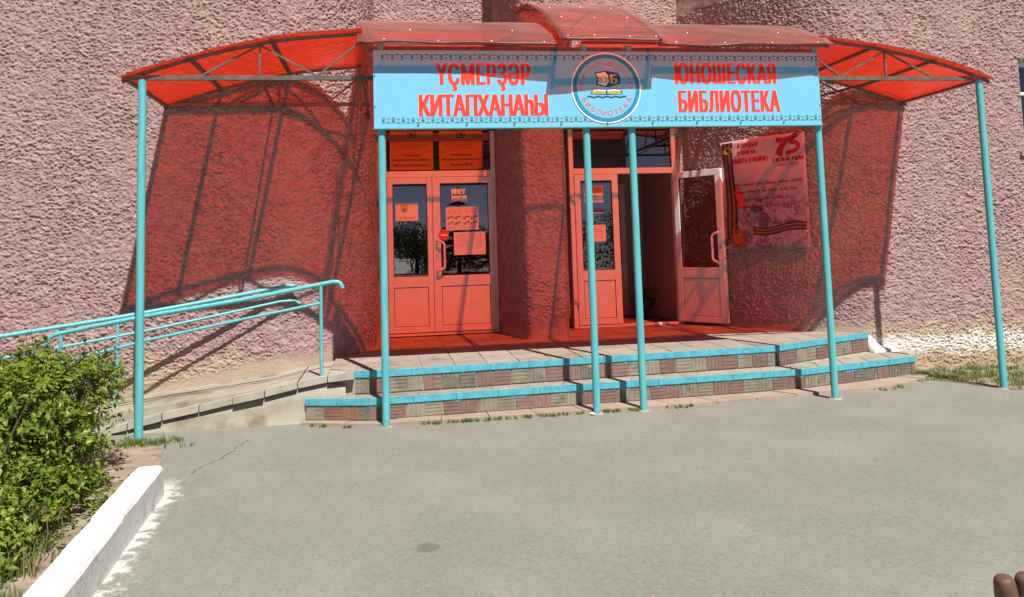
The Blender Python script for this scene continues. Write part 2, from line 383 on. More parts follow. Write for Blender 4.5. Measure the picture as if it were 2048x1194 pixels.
# ------------------------------------------------------------------ text meshes (built-in font)
TXT = {}
def text_raw(body):
    """outline edges of the text: array of x0, y0, x1, y1 in font units"""
    if body in TXT: return TXT[body]
    c = bpy.data.curves.new('t', 'FONT'); c.body = body; c.size = 1; c.resolution_u = 3; c.fill_mode = 'NONE'
    c.space_character = 1.0 + (.14 if body.isupper() and len(body) > 7 else 0)
    o = bpy.data.objects.new('t', c); COL.objects.link(o); bpy.context.view_layer.update()
    me = bpy.data.meshes.new_from_object(o.evaluated_get(bpy.context.evaluated_depsgraph_get()))
    V = np.array([v.co[:2] for v in me.vertices], float).reshape(-1, 2); E = np.array([e.vertices[:] for e in me.edges], int).reshape(-1, 2)
    n = {}                                    # orient every edge along its closed outline
    for i, j in E: n.setdefault(i, []).append(j); n.setdefault(j, []).append(i)
    seen = set(); out = []
    for st in range(len(V)):
        if st in seen or st not in n: continue
        loop = [st]; seen.add(st); nx = st + 1 if st + 1 in n[st] else n[st][0]
        while nx not in seen:
            loop.append(nx); seen.add(nx); c2 = [q for q in n[nx] if q not in seen]
            if not c2: break
            nx = c2[0]
        for k in range(len(loop)): out.append((*V[loop[k]], *V[loop[(k + 1) % len(loop)]]))
    bpy.data.objects.remove(o); bpy.data.curves.remove(c); bpy.data.meshes.remove(me)
    TXT[body] = np.array(out, float).reshape(-1, 4); return TXT[body]
def spans(E, y, dil):
    k = ((E[:, 1] <= y) & (E[:, 3] > y)) | ((E[:, 3] <= y) & (E[:, 1] > y)); e = E[k]
    if not len(e): return []
    x = e[:, 0] + (y - e[:, 1]) / (e[:, 3] - e[:, 1]) * (e[:, 2] - e[:, 0]); w = np.where(e[:, 3] > e[:, 1], 1, -1); o = np.argsort(x); x = x[o]; w = np.cumsum(w[o]); out = []; st = None
    for xi, wi in zip(x, w):
        if st is None and wi != 0: st = xi
        elif st is not None and wi == 0:
            if out and st - dil <= out[-1][1]: out[-1][1] = xi + dil
            else: out.append([st - dil, xi + dil])
            st = None
    return out
def quads(E, rows, dil=0.0):
    y0, y1 = min(E[:, 1].min(), E[:, 3].min()), max(E[:, 1].max(), E[:, 3].max()); ys = np.unique(np.r_[np.linspace(y0, y1, rows + 1)]); Q = []
    for a, b in zip(ys[:-1], ys[1:]):
        e = (b - a) * .02; lo, hi, mid = spans(E, a + e, dil), spans(E, b - e, dil), spans(E, (a + b) / 2, dil)
        if len(lo) == len(hi): Q += [((p[0], a), (p[1], a), (q[1], b), (q[0], b)) for p, q in zip(lo, hi)]
        else: Q += [((p[0], a), (p[1], a), (p[1], b), (p[0], b)) for p in mid]
    return Q
HC = None
def cap_range():
    E = text_raw('Н'); return E[:, 1].min(), E[:, 1].max()
def text_into(mb, body, x0, x1, z0, z1, place, dil=0.0, cap=True):
    """fit the text into x0..x1, capital height z0..z1; place(x, z, k) -> 3D; dil widens the strokes sideways"""
    E = text_raw(body).copy()
    h0, h1 = cap_range() if cap else (E[:, 1].min(), E[:, 1].max())
    lo, hi = E[:, 0].min(), E[:, 0].max(); sx = (x1 - x0 - 2 * dil) / (hi - lo); sz = (z1 - z0) / (h1 - h0)
    E[:, (0, 2)] = x0 + dil + (E[:, (0, 2)] - lo) * sx; E[:, (1, 3)] = z0 + (E[:, (1, 3)] - h0) * sz
    for q in quads(E, 44 if z1 - z0 > .05 else 20, dil): mb.add([place(x, z, 0) for x, z in q], [(0, 1, 2, 3)])
def planar(o, ex=(1, 0, 0), nrm=(0, -1, 0), step=.0003):
    o = Vector(o); ex = Vector(ex); nrm = Vector(nrm)
    return lambda x, z, k=0: o + ex * x + Vector((0, 0, 1)) * z + nrm * (step * k)
def word_bars(mb, x0, x1, z, h, place, rnd):     # unreadably small print: word-shaped marks
    x = x0
    while x < x1 - h:
        L = min(rnd.uniform(2.0, 6.5) * h, x1 - x)
        n = max(2, int(L / (h * .55))); w = L / n
        for i in range(n):
            hh = h * (1.0 if rnd.random() < .3 else .7); g = w * .22
            mb.add([place(x + i * w, z, 0), place(x + (i + 1) * w - g, z, 0), place(x + (i + 1) * w - g, z + hh, 0), place(x + i * w, z + hh, 0)], [(0, 1, 2, 3)])
        x += L + h * .9

# ------------------------------------------------------------------ numbers of the place
ZF, ZL, ZP = .459, .234, .028
YP = 1.487; ZB = 3.29; YD = 2.05
XP = [-2.151, .028, 2.043, 2.511, 4.518, 6.417]

# ================================================================== SETTING
gp = []
mesh('ground', [(-130, -150, 0), (130, -150, 0), (130, 40, 0), (-130, 40, 0)], [(0, 1, 2, 3)], 'asphalt')['kind'] = 'structure'
soil_poly = [(-6.5, -9.5), (-1.45, -9.5), (-1.62, -3.3), (-1.75, -2.3), (-1.9, -1.75), (-2.6, -1.3), (-6.5, -1.2)]
MB().prism(soil_poly, -.05, .006).out('flower_bed_soil', 'soil')['kind'] = 'structure'
verge = [(5.95, -.62), (6.2, -.98), (6.45, -1.62), (7.2, -2.1), (10.5, -2.6), (10.5, .1), (5.9, .1)]
MB().prism(verge, -.05, .012).out('grass_verge_soil', 'soil')['kind'] = 'structure'

# ------------------------------------------------------------------ building
bld = empty('library_building', (2, 2.3, 0), 'pink roughcast library building with a recessed double entrance', 'building')

def vnoise(s, z, cs, cz, seed):
    r = np.random.default_rng(seed); n = 257
    L = r.random((n, n)); a = s / cs; b = z / cz
    i = np.floor(a).astype(int); j = np.floor(b).astype(int); fa = a - i; fb = b - j
    fa = fa * fa * fa * (fa * (fa * 6 - 15) + 10); fb = fb * fb * fb * (fb * (fb * 6 - 15) + 10); i %= 256; j %= 256
    i1 = (i + 1) % 256; j1 = (j + 1) % 256
    return (L[i, j] * (1 - fa) + L[i1, j] * fa) * (1 - fb) + (L[i, j1] * (1 - fa) + L[i1, j1] * fa) * fb

def smooth_path(P, n=200):
    """Catmull-Rom through the points"""
    P = [np.array(p, float) for p in P]; P = [2 * P[0] - P[1]] + P + [2 * P[-1] - P[-2]]; out = []
    for i in range(1, len(P) - 2):
        for t in np.linspace(0, 1, 16, endpoint=False):
            a, b, c, d = P[i - 1:i + 3]
            out.append(.5 * ((2 * b) + (c - a) * t + (2 * a - 5 * b + 4 * c - d) * t * t + (3 * b - a - 3 * c + d) * t ** 3))
    out.append(P[-2]); return np.array(out)

def resample(path, step):
    path = np.asarray(path, float); d = np.r_[0, np.cumsum(np.linalg.norm(np.diff(path, axis=0), axis=1))]
    n = max(2, int(d[-1] / step)); s = np.linspace(0, d[-1], n + 1)
    return s, np.c_[np.interp(s, d, path[:, 0]), np.interp(s, d, path[:, 1])]

def stucco_wall(path, z0, z1, step, amp, name, seed, zsmooth=None, hole=None):
    s, Q = resample(path, step); t = np.gradient(Q, axis=0); t /= np.linalg.norm(t, axis=1, keepdims=True)
    N = np.c_[t[:, 1], -t[:, 0]]
    k = 5; ker = np.ones(k) / k
    for c in (0, 1): N[:, c] = np.convolve(np.pad(N[:, c], k // 2, mode='edge'), ker, 'valid')
    N /= np.linalg.norm(N, axis=1, keepdims=True)
    z = np.linspace(z0, z1, int((z1 - z0) / step) + 1)
    S, Z = np.meshgrid(s + seed * 3.7, z, indexing='ij')
    wz = Z + .02 * vnoise(S, Z, .11, .11, seed + 9); ws = S + .025 * vnoise(S, Z, .09, .09, seed + 8)
    flake = lambda v, a, b: np.clip((v - a) / (b - a), 0, 1) ** .7
    h = .50 * flake(vnoise(ws, wz, .0235, .0155, seed + 1), .40, .80) + .42 * flake(vnoise(ws + .35 * wz, wz, .0175, .0125, seed + 2), .42, .85) + .35 * vnoise(ws, wz, .060, .042, seed + 7)
    h += .35 * (vnoise(S, Z, .5, .4, seed + 4) - .5)
    loc = .72 + .5 * vnoise(S, Z, .45, .35, seed + 5)
    a = amp * loc
    if zsmooth is not None:
        zs = zsmooth(Q[:, 0])[:, None] + .06 * vnoise(S, Z * 0, .3, 1, seed + 6)
        a = a * np.clip((Z - zs) / .10, .12, 1)
    h = h * a
    V = np.stack([Q[:, None, 0] + N[:, None, 0] * h, Q[:, None, 1] + N[:, None, 1] * h, Z], axis=2)
    n, m = len(s), len(z)
    I, J = np.meshgrid(np.arange(n - 1), np.arange(m - 1), indexing='ij')
    F = np.stack([I * m + J, (I + 1) * m + J, (I + 1) * m + J + 1, I * m + J + 1], axis=2).reshape(-1, 4)
    if hole is not None:
        cx = Q[:-1, 0][I].ravel(); cz = z[:-1][J].ravel()
        F = F[~((cx > hole[0]) & (cx < hole[1]) & (cz > hole[2]) & (cz < hole[3]))]
    return mesh(name, V.reshape(-1, 3), F, 'stucco', bld, True)

arc = [(-1.22 + 1.12 * math.sin(a), 1.12 * (1 - math.cos(a))) for a in np.linspace(0, math.pi / 2, 40)]
left_path = [(-4.9, 0), (-1.3, 0)] + arc + [(-.1, YD)]
ramp_line = lambda X: np.where(X < -.95, np.clip(.459 + (X + .9) * .18, .05, .46), .459)
stucco_wall(left_path, -.1, 4.95, .0080, .0235, 'roughcast_wall', 1, lambda X: ramp_line(X) + .03)
stucco_wall([(-11, 0.0), (-4.9, 0)], -.1, 7.2, .05, .024, 'roughcast_wall', 31)
rc = smooth_path([(4.48, 1.80), (4.64, 1.46), (4.79, 1.14), (5.05, .72), (5.37, .34), (5.7, .09), (6.0, 0.0), (6.3, 0)])
right_path = [(4.24, YD + .02), (4.37, YD), (4.42, 1.93)] + [tuple(p) for p in rc] + [(9.3, 0)]
stucco_wall(right_path, -.1, 4.95, .0080, .0235, 'roughcast_wall', 12, lambda X: np.where(X < 5.9, .47, -.1), hole=(8.17, 9.25, 2.62, 3.86))
stucco_wall([(9.3, 0), (16, 0)], -.1, 7.2, .05, .024, 'roughcast_wall', 41)
stucco_wall([(-.1, YD), (4.36, YD)], 3.42, 5.5, .0080, .0235, 'roughcast_wall', 5)
pil_path = smooth_path([(1.585, YD + .05), (1.64, 1.6), (1.72, 1.22), (1.79, .98), (1.83, .92), (1.90, .905), (2.08, .90), (2.24, .905), (2.30, .95), (2.38, 1.22), (2.48, 1.65), (2.56, YD + .05)])
stucco_wall(pil_path, ZF - .02, 5.5, .0080, .023, 'roughcast_pier', 21, lambda X: np.where(X > 1.84, .60, .5))
stucco_wall([(-4.9, 0), (-1.3, 0)] + arc[::4] + [(-.1, YD)], 4.95, 7.2, .05, .024, 'roughcast_wall', 51)
stucco_wall([(-.1, YD), (4.36, YD)], 5.5, 7.2, .05, .024, 'roughcast_wall', 52)
stucco_wall(pil_path[::3], 5.5, 7.2, .05, .024, 'roughcast_pier', 53)
stucco_wall([(4.36, YD)] + [tuple(p) for p in rc[::6]] + [(9.3, 0)], 4.95, 7.2, .05, .024, 'roughcast_wall', 54)
MB().box(-11, 16, 4.6, 9, -.1, 7.2).out('building_core', 'interior', bld)
MB().box(-11, -.64, .34, 4.6, 3.5, 7.19).box(-11, -1.35, .12, 4.6, -.1, 3.49).box(4.8, 6.1, 1.6, 4.6, -.1, 7.18).box(6.1, 16, .9, 4.6, -.1, 7.17).box(-.44, 4.79, 2.3, 4.6, 3.5, 7.16).out('wall_core', 'interior', bld)
MB().box(-11.2, -1.3, -.2, 9.2, 7.2, 7.4).box(-1.299, 6.0, 2.3, 9.2, 7.2, 7.4).box(6.001, 16.2, -.2, 9.2, 7.2, 7.4).out('roof', 'steel', bld)

# window at the right end of the facade
wf = MB()
wx0, wx1, wz0, wz1 = 8.19, 9.23, 2.64, 3.84
wf.bbox(wx0, wx1, .10, .16, wz1 - .06, wz1, .004).bbox(wx0, wx1, .10, .16, wz0, wz0 + .06, .004).bbox(wx0, wx0 + .06, .101, .159, wz0 + .06, wz1 - .06, .004).bbox(wx1 - .06, wx1, .101, .159, wz0 + .06, wz1 - .06, .004)
wf.bbox(wx0 + .06, wx1 - .06, .103, .157, 3.40, 3.44, .004)
win = wf.out('window_frame', 'pvc', bld)
box_obj('pane', 'glass', win, wx0 + .05, wx1 - .05, .125, .133, wz0 + .05, 3.405, bev=.001); box_obj('pane', 'glass', win, wx0 + .05, wx1 - .05, .125, .133, 3.435, wz1 - .05, bev=.001)
MB().box(8.14, 8.19, .0, .3, 2.6, 3.9).box(9.23, 9.28, .0, .3, 2.6, 3.9).box(8.19, 9.23, .0, .3, 3.84, 3.9).box(8.1, 9.3, -.05, .3, 2.59, 2.64).out('window_reveal', 'cement', bld)
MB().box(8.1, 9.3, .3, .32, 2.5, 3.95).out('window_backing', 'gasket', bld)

# ------------------------------------------------------------------ doors
def door_frame(x0, x1):
    f = MB(); y0, y1 = YD - .03, YD + .05; w = .065
    f.bbox(x0, x0 + w, y0, y1, ZF + .002, 3.44, .005).bbox(x1 - w, x1, y0, y1, ZF + .002, 3.44, .005)
    f.bbox(x0 + w, x1 - w, y0 + .002, y1 - .002, 2.63, 2.715, .005).bbox(x0 + w, x1 - w, y0 + .002, y1 - .002, 3.37, 3.44, .005)
    f.bbox(x0 + w, x1 - w, y0 - .005, y1, ZF + .002, ZF + .035, .004)
    fr = f.out('door_frame', 'pvc', bld)
    box_obj('transom_pane', 'glass', fr, x0 + w - .005, x1 - w + .005, YD + .005, YD + .013, 2.71, 3.375, bev=.001)
    g = MB()
    for z in (2.717, 3.362): g.box(x0 + w + .001, x1 - w - .001, YD - .008, YD + .004, z, z + .008)
    for x in (x0 + w + .001, x1 - w - .009): g.box(x, x + .008, YD - .007, YD + .0035, 2.726, 3.361)
    g.out('gasket', 'gasket', fr)
    return fr
door_frame(.0, 1.58); door_frame(2.64, 4.235)
# boarding beside the frames inside the recess
MB().box(-.11, .0, YD - .01, YD + .06, ZF - .01, 3.46).out('door_jamb', 'cement', bld)

def leaf(hx, hy, ang, wdt, pane0, pane1, ztop, label=None, handle=None, hinges=None):
    """leaf built along local +x from the hinge edge; front face at local y=0"""
    c, s_ = math.cos(ang), math.sin(ang)
    T = lambda x, y, z: (hx + x * c - y * s_, hy + x * s_ + y * c, z)
    def put(mb, name, mat, par, smooth=False):
        mb.v = [T(*p) for p in mb.v]; return mb.out(name, mat, par, smooth)
    z0 = ZF + .045; zp0, zp1 = 1.262, ztop - .09; st = pane0
    f = MB(); y0, y1 = 0, .058
    f.bbox(0, st, y0, y1, z0, ztop, .004).bbox(pane1, wdt, y0, y1, z0, ztop, .004)
    f.bbox(st, pane1, y0 + .001, y1 - .001, ztop - .088, ztop, .004).bbox(st, pane1, y0 + .001, y1 - .001, 1.12, zp0 + .002, .004).bbox(st, pane1, y0 + .001, y1 - .001, z0, z0 + .085, .004)
    lf = put(f, 'door_leaf', 'pvc', bld)
    if label: lf['label'] = label
    put(MB().bbox(st + .006, pane1 - .006, .012, .046, z0 + .091, 1.114, .003), 'lower_panel', 'pvc', lf)
    put(MB().box(st - .004, pane1 + .004, .026, .034, zp0 - .002, zp1 + .003), 'glass_pane', 'glass', lf)
    g = MB(); gw = .009
    for (a, b, zz0, zz1) in ((st, pane1, zp0 + .003, zp1), (st, pane1, z0 + .086, 1.119)):
        g.box(a + .0005, b - .0005, .010, .024, zz0, zz0 + gw if zz0 > 1 else zz0 + .005).box(a + .0005, b - .0005, .010, .024, (zz1 - gw) if zz0 > 1 else zz1 - .005, zz1)
        ww = gw if zz0 > 1 else .005
        g.box(a + .0006, a + ww, .0105, .0235, zz0 + ww + .001, zz1 - ww - .001).box(b - ww, b - .0006, .0105, .0235, zz0 + ww + .001, zz1 - ww - .001)
    put(g, 'gasket', 'gasket', lf)
    if handle:
        hxx, bow = handle
        for side in (-1, 1):
            yb = -.0 if side < 0 else .058; out = -.075 if side < 0 else .133
            P = [(hxx, yb, 1.74), (hxx, out * .8 if side < 0 else yb + .06, 1.745), (hxx + bow * .03, out, 1.735), (hxx + bow * .085, out, 1.70), (hxx + bow * .09, out, 1.62), (hxx + bow * .09, out, 1.46), (hxx + bow * .085, out, 1.38), (hxx + bow * .03, out, 1.345), (hxx, out * .8 if side < 0 else yb + .06, 1.335), (hxx, yb, 1.34)]
            put(MB().tube(smooth3(P), .0165, 10), 'pull_handle', 'pvc', lf, True)
        put(MB().bbox(hxx - .022, hxx + .008, -.006, .002, 1.50, 1.58, .002), 'lock_plate', 'screw', lf)
        put(MB().box(hxx - .012, hxx - .003, -.0075, -.0055, 1.52, 1.56), 'keyhole', 'gasket', lf)
    if hinges is not None:
        for z in (2.24, .80):
            put(MB().tube([(hinges, -.018, z), (hinges, -.018, z + .10)], .016, 10).bbox(hinges - .05, hinges + .05, -.012, .004, z + .02, z + .08, .002), 'hinge', 'pvc', lf)
    return lf
def smooth3(P, n=5):
    P = [np.array(p, float) for p in P]; P = [2 * P[0] - P[1]] + P + [2 * P[-1] - P[-2]]; out = []
    for i in range(1, len(P) - 2):
        a, b, c, d = P[i - 1:i + 3]
        for t in np.linspace(0, 1, n, endpoint=False):
            out.append(tuple(.5 * (2 * b + (c - a) * t + (2 * a - 5 * b + 4 * c - d) * t * t + (3 * b - a - 3 * c + d) * t ** 3)))
    out.append(tuple(P[-2])); return out
YL = YD - .045
leaf(.068, YL, 0, .616, .075, .545, 2.625)
leaf(.690, YL, 0, .835, .105, .775, 2.625, handle=(.055, 1), hinges=.835)
leaf(2.708, YL, 0, .635, .085, .545, 2.625, hinges=0)
oa = math.atan2(1.36 - 2.0, 4.60 - 4.185)
leaf(4.165, 1.985, oa, .80, .085, .705, 2.625, label='door leaf standing open towards the poster', handle=(.755, -1))
# vestibule seen through the open leaf
MB().box(-.4, 4.9, YD + .06, 4.6, ZF - .12, ZF - .004).out('vestibule_floor', 'vfloor', bld)
MB().box(-.4, 4.9, YD + .06, 4.6, 3.48, 3.5).out('vestibule_ceiling', 'interior', bld)
MB().box(-.45, -.4, YD + .06, 4.6, ZF - .1, 3.5).box(3.0, 4.28, 3.82, 3.87, ZF, 3.48).box(-.4, 3.0, 3.82, 3.87, ZF, 3.48).out('vestibule_wall', 'interior', bld)
for i in range(14):
    y0 = YD + .062 + i * .125
    MB().bbox(4.262, 4.28, y0, y0 + .121, ZF, 3.47, .005).out('wall_panel', 'ribbed', bld)
idr = MB(); 
idr.bbox(3.36, 3.44, 3.76, 3.81, ZF, 2.62, .004).bbox(3.86, 3.95, 3.76, 3.81, ZF, 2.62, .004).bbox(3.44, 3.86, 3.761, 3.809, 2.5, 2.62, .004).bbox(3.44, 3.86, 3.761, 3.809, 1.13, 1.26, .004).bbox(3.44, 3.86, 3.761, 3.809, ZF, ZF + .1, .004)
inner = idr.out('inner_door', 'pvc', bld)
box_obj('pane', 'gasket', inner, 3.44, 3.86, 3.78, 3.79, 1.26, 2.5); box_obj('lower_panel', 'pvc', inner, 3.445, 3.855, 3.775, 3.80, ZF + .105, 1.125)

# potted plant inside
pp = empty('potted_plant', (4.02, 3.1, ZF), 'dark bowl planter with a leafy plant just inside the open door', 'potted plant')
prof = [(.05, .0), (.05, .05), (.02, .08), (.02, .12), (.07, .14), (.14, .21), (.155, .31), (.145, .31), (.13, .25)]
pv = []; pf = []; nn = 20
for r, z in prof:
    for k in range(nn): pv.append((4.02 + r * math.cos(2 * math.pi * k / nn), 3.1 + r * math.sin(2 * math.pi * k / nn), ZF + z))
for i in range(len(prof) - 1):
    for k in range(nn): pf.append((i * nn + k, i * nn + (k + 1) % nn, (i + 1) * nn + (k + 1) % nn, (i + 1) * nn + k))
pf.append(tuple((len(prof) - 1) * nn + k for k in range(nn)))
mesh('bowl', pv, pf, 'pot', pp, True)
def leaf_quad(mb, p, d, nrm, L, W):
    d = Vector(d).normalized(); nrm = Vector(nrm); s = d.cross(nrm)
    if s.length < 1e-4: s = d.orthogonal()
    s.normalize(); n2 = s.cross(d); p = Vector(p)
    mb.add([p, p + d * L * .45 + s * W / 2 + n2 * W * .16, p + d * L, p + d * L * .45 - s * W / 2 + n2 * W * .16], [(0, 1, 2), (0, 2, 3)])
pl = MB()
for i in range(60):
    a = random.uniform(0, 6.28); e = random.uniform(.3, 1.4); d = (math.cos(a) * math.cos(e), math.sin(a) * math.cos(e), math.sin(e)); b = Vector((4.02, 3.1, ZF + .28)) + Vector(d) * random.uniform(.02, .16)
    leaf_quad(pl, b, d, (0, 0, 1), random.uniform(.08, .14), .045)
pl.out('foliage', 'leaf', pp)

# ================================================================== PORCH
porch = empty('entrance_porch', (2.5, -.2, 0), 'two-step tiled porch with turquoise painted step edges', 'porch')
UP = [(-.29, -1.03), (-.12, -1.085), (4.28, -.745), (5.87, .02)]
LO = [(-.74, -1.13), (-.13, -1.315), (4.46, -1.01), (6.06, -.56)]
PLN = [(-.78, -1.20), (-.14, -1.485), (3.1, -1.425), (4.62, -1.215), (5.3, -1.19), (6.1, -.72), (6.65, -.22)]
def inset(P, d):
    out = []
    for i, p in enumerate(P):
        a = np.array(P[max(i - 1, 0)]); b = np.array(P[min(i + 1, len(P) - 1)]); t = (b - a) / np.linalg.norm(b - a); out.append((p[0] - t[1] * d, p[1] + t[0] * d))
    return out
back_u = [(5.9, 2.2), (-.52, 2.2), (-.52, -.75)]
back_l = [(6.45, .0), (5.9, 2.1), (-.95, 2.1), (-.95, -.6)]
MB().prism(inset(LO, .022) + back_l, -.02, ZL - .012).out('lower_step_core', 'mortar', porch)
MB().prism(inset(UP, .022) + back_u, ZL - .02, ZF - .012).out('upper_step_core', 'mortar', porch)
# floor slabs
floor_poly = inset(UP, .0125) + back_u
sw = .335
for i in range(-3, 22):
    for j in range(-4, 11):
        x0 = i * sw + .05 + random.uniform(-.004, .004); y0 = -1.1 + j * sw * .98 + (i * .075 if False else 0)
        y0 += .079 * (x0 - .1) * 1.0
        q = clip([(x0 + .005, y0 + .005), (x0 + sw - .005, y0 + .005 + .026), (x0 + sw - .005, y0 + sw - .011 + .026), (x0 + .005, y0 + sw - .011)], floor_poly)
        if len(q) < 3: continue
        A = abs(sum(q[k][0] * q[(k + 1) % len(q)][1] - q[(k + 1) % len(q)][0] * q[k][1] for k in range(len(q)))) / 2
        cx = sum(p[0] for p in q) / len(q); cy = sum(p[1] for p in q) / len(q)
        if A < .004 or cy > 2.02 or (cx < -.1 and (cx + 1.22) ** 2 + (cy - 1.12) ** 2 < 1.0) or (cx > 5.2 and cy > 1.2): continue
        tz = random.uniform(-.002, .002)
        MB().prism(q, ZF - .014, ZF + tz).out('floor_slab', 'floor', porch)
# lower tread slabs (between lower edge and upper riser)
def along(P, s):
    d = np.r_[0, np.cumsum([math.dist(P[k], P[k + 1]) for k in range(len(P) - 1)])]
    return (float(np.interp(s, d, [p[0] for p in P])), float(np.interp(s, d, [p[1] for p in P])))
def length(P): return sum(math.dist(P[k], P[k + 1]) for k in range(len(P) - 1))
LOi = inset(LO, .0125); UPi = [(-.80, -.62)] + UP[:] + [(6.35, -.02)]
LL = length(LOi); nT = 19
UPq = [(-.75, -1.0)] + inset(UP[1:3], -.004) + [(6.2, -.02)]; LU = length(UPq)
for k in range(nT):
    g = .006 / LL
    a0 = along(LOi, LL * (k / nT + g)); a1 = along(LOi, LL * ((k + 1) / nT - g)); b1 = along(UPq, LU * ((k + 1) / nT - g)); b0 = along(UPq, LU * (k / nT + g))
    MB().prism([a0, a1, b1, b0], ZL - .014, ZL + random.uniform(-.002, .002)).out('tread_slab', 'floor', porch)
# painted nosings
def nosing(P, z, nm):
    Q = inset(P, .011); L1 = length(P); L2 = length(Q); br = [0] + [sum(math.dist(P[k], P[k + 1]) for k in range(m + 1)) / L1 for m in range(len(P) - 1)]
    cuts = []
    for a, b in zip(br[:-1], br[1:]):
        n = max(1, round((b - a) * L1 / .42)); cuts += [(a + (b - a) * i / n, a + (b - a) * (i + 1) / n) for i in range(n)]
    for a, b in cuts:
        e = .0003
        p0, p1 = along(P, (a + e) * L1), along(P, (b - e) * L1); q1, q0 = along(Q, (b - e) * L2), along(Q, (a + e) * L2)
        dz = random.uniform(-.0015, .0015); m = MB(); zt = z + .0025; zb = z - .062
        # chamfered front edge
        c0 = (p0[0] * .92 + q0[0] * .08, p0[1] * .92 + q0[1] * .08); c1 = (p1[0] * .92 + q1[0] * .08, p1[1] * .92 + q1[1] * .08)
        V = [(*p0, zb), (*p1, zb), (*p1, zt - .006), (*p0, zt - .006), (*c0, zt), (*c1, zt), (*q1, zt), (*q0, zt), (*q0, zb), (*q1, zb)]
        m.add(V, [(0, 1, 2, 3), (3, 2, 5, 4), (4, 5, 6, 7), (8, 9, 1, 0), (7, 6, 9, 8), (0, 3, 4, 7, 8), (1, 9, 6, 5, 2)])
        m.out('step_nosing', 'nosing', porch)
nosing(UP, ZF, 'u'); nosing(LO, ZL, 'l')
def drips(P, z, seed):           # paint that ran over the tops of the riser tiles
    Q = inset(P, .0105); L = length(Q); n = int(L / .012); rd = np.random.default_rng(seed); V = []; F = []
    h = .006 + .016 * np.abs(np.convolve(rd.normal(size=n + 13), np.ones(12) / 5, 'valid')[:n + 1]) * (rd.random(n + 1) * .6 + .5)
    for k in range(n + 1):
        x, y = along(Q, L * k / n); V += [(x, y, z - .0615), (x, y, z - .0615 - h[k])]
    for k in range(n): F.append((2 * k, 2 * k + 1, 2 * k + 3, 2 * k + 2))
    mesh('paint_run', V, F, 'nosing', porch)
drips(UP, ZF, 2); drips(LO, ZL, 3)
# riser tiles with embossed planks
TILES = {}
def tile_mesh(flip, nb):
    key = (flip, nb)
    if key in TILES: return TILES[key]
    m = MB(); m.box(0, 1, .004, .016, 0, 1)
    for half in (0, 1):
        x0, x1 = half * .5 + .012, half * .5 + .488
        hor = (half == 0) != flip
        for k in range(nb):
            a, b = k / nb + .018, (k + 1) / nb - .018
            if hor: m.box(x0, x1, 0, .0041, a, b)
            else: m.box(x0 + (x1 - x0) * a, x0 + (x1 - x0) * b, 0, .0041, .02, .98)
    TILES[key] = m; return m
tile_data = {}
def risers(P, z0, z1, seed):
    r = random.Random(seed); Q = inset(P, .012); L = length(Q)
    corners = [0]; 
    for k in range(len(Q) - 1): corners.append(corners[-1] + math.dist(Q[k], Q[k + 1]))
    alt = 0
    for a, b in zip(corners[:-1], corners[1:]):
        s = a
        while s < b - .04:
            wd = min(r.choice((.36, .35, .34, .37, .18, .36)), b - s)
            if b - (s + wd) < .06: wd = b - s
            p = along(Q, s + .003); q = along(Q, s + wd - .003)
            key = (r.random() < .5, 4 if wd > .25 else 3)
            if key not in tile_data:
                t = tile_mesh(*key); me = bpy.data.meshes.new('riser_tile'); me.from_pydata(t.v, [], t.f)
                tile_data[key] = {}
                for mm in ('tile_a', 'tile_b', 'tile_c', 'tile_d'):
                    m2 = me.copy(); m2.materials.append(MAT[mm]); tile_data[key][mm] = m2
            mm = 'tile_a' if alt % 2 else ('tile_b' if r.random() < .72 else 'tile_c')
            if r.random() < .04: mm = 'tile_d'
            alt += 1
            o = bpy.data.objects.new('riser_tile', tile_data[key][mm]); COL.objects.link(o); o.parent = porch
            o.location = Vector((p[0], p[1], z0 + r.uniform(0, .004))) - ORG[porch]
            o.rotation_euler = (0, 0, math.atan2(q[1] - p[1], q[0] - p[0]))
            o.scale = (math.dist(p, q), 1, z1 - z0)
            s += wd
risers(UP, ZL + .006, ZF - .068, 3); risers(LO, ZP + .004, ZL - .068, 5)
# plinth slabs at the foot of the steps
inn = inset(LO, .03)
inn = [(-.7, -1.05)] + inn[1:] + [(6.4, -.1)]
Lp, Li = length(PLN), length(inn); nP = 17
for k in range(nP):
    e = .004 / Lp
    a0, a1 = along(PLN, Lp * (k / nP + e)), along(PLN, Lp * ((k + 1) / nP - e)); b1, b0 = along(inn, Li * ((k + 1) / nP - e)), along(inn, Li * (k / nP + e))
    MB().prism([a0, a1, b1, b0], -.06, ZP + random.uniform(-.004, .004)).out('plinth_slab', 'plinth', porch)
# rough whitewashed cement lump at the right-hand end of the upper step
lv = []; lf_ = []
nu, nv_ = 26, 26
for i in range(nu):
    for j in range(nv_):
        u, v = i / (nu - 1), j / (nv_ - 1)
        x = 5.83 + u * .34; y = -.13 + v * .27
        h = ZL + (.20 * (1 - u) ** 1.8 + .015) * (0.35 + .65 * min(1, v * 1.8))
        h += .022 * math.sin(19 * x + 5 * y) * math.sin(23 * y + 7 * x) + random.uniform(-.005, .005)
        lv.append((x, y, h if 0 < i < nu - 1 and 0 < j else ZL - .02))
for i in range(nu - 1):
    for j in range(nv_ - 1): lf_.append((i * nv_ + j, (i + 1) * nv_ + j, (i + 1) * nv_ + j + 1, i * nv_ + j + 1))
mesh('cement_patch', lv, lf_, 'whitewash', porch, True)

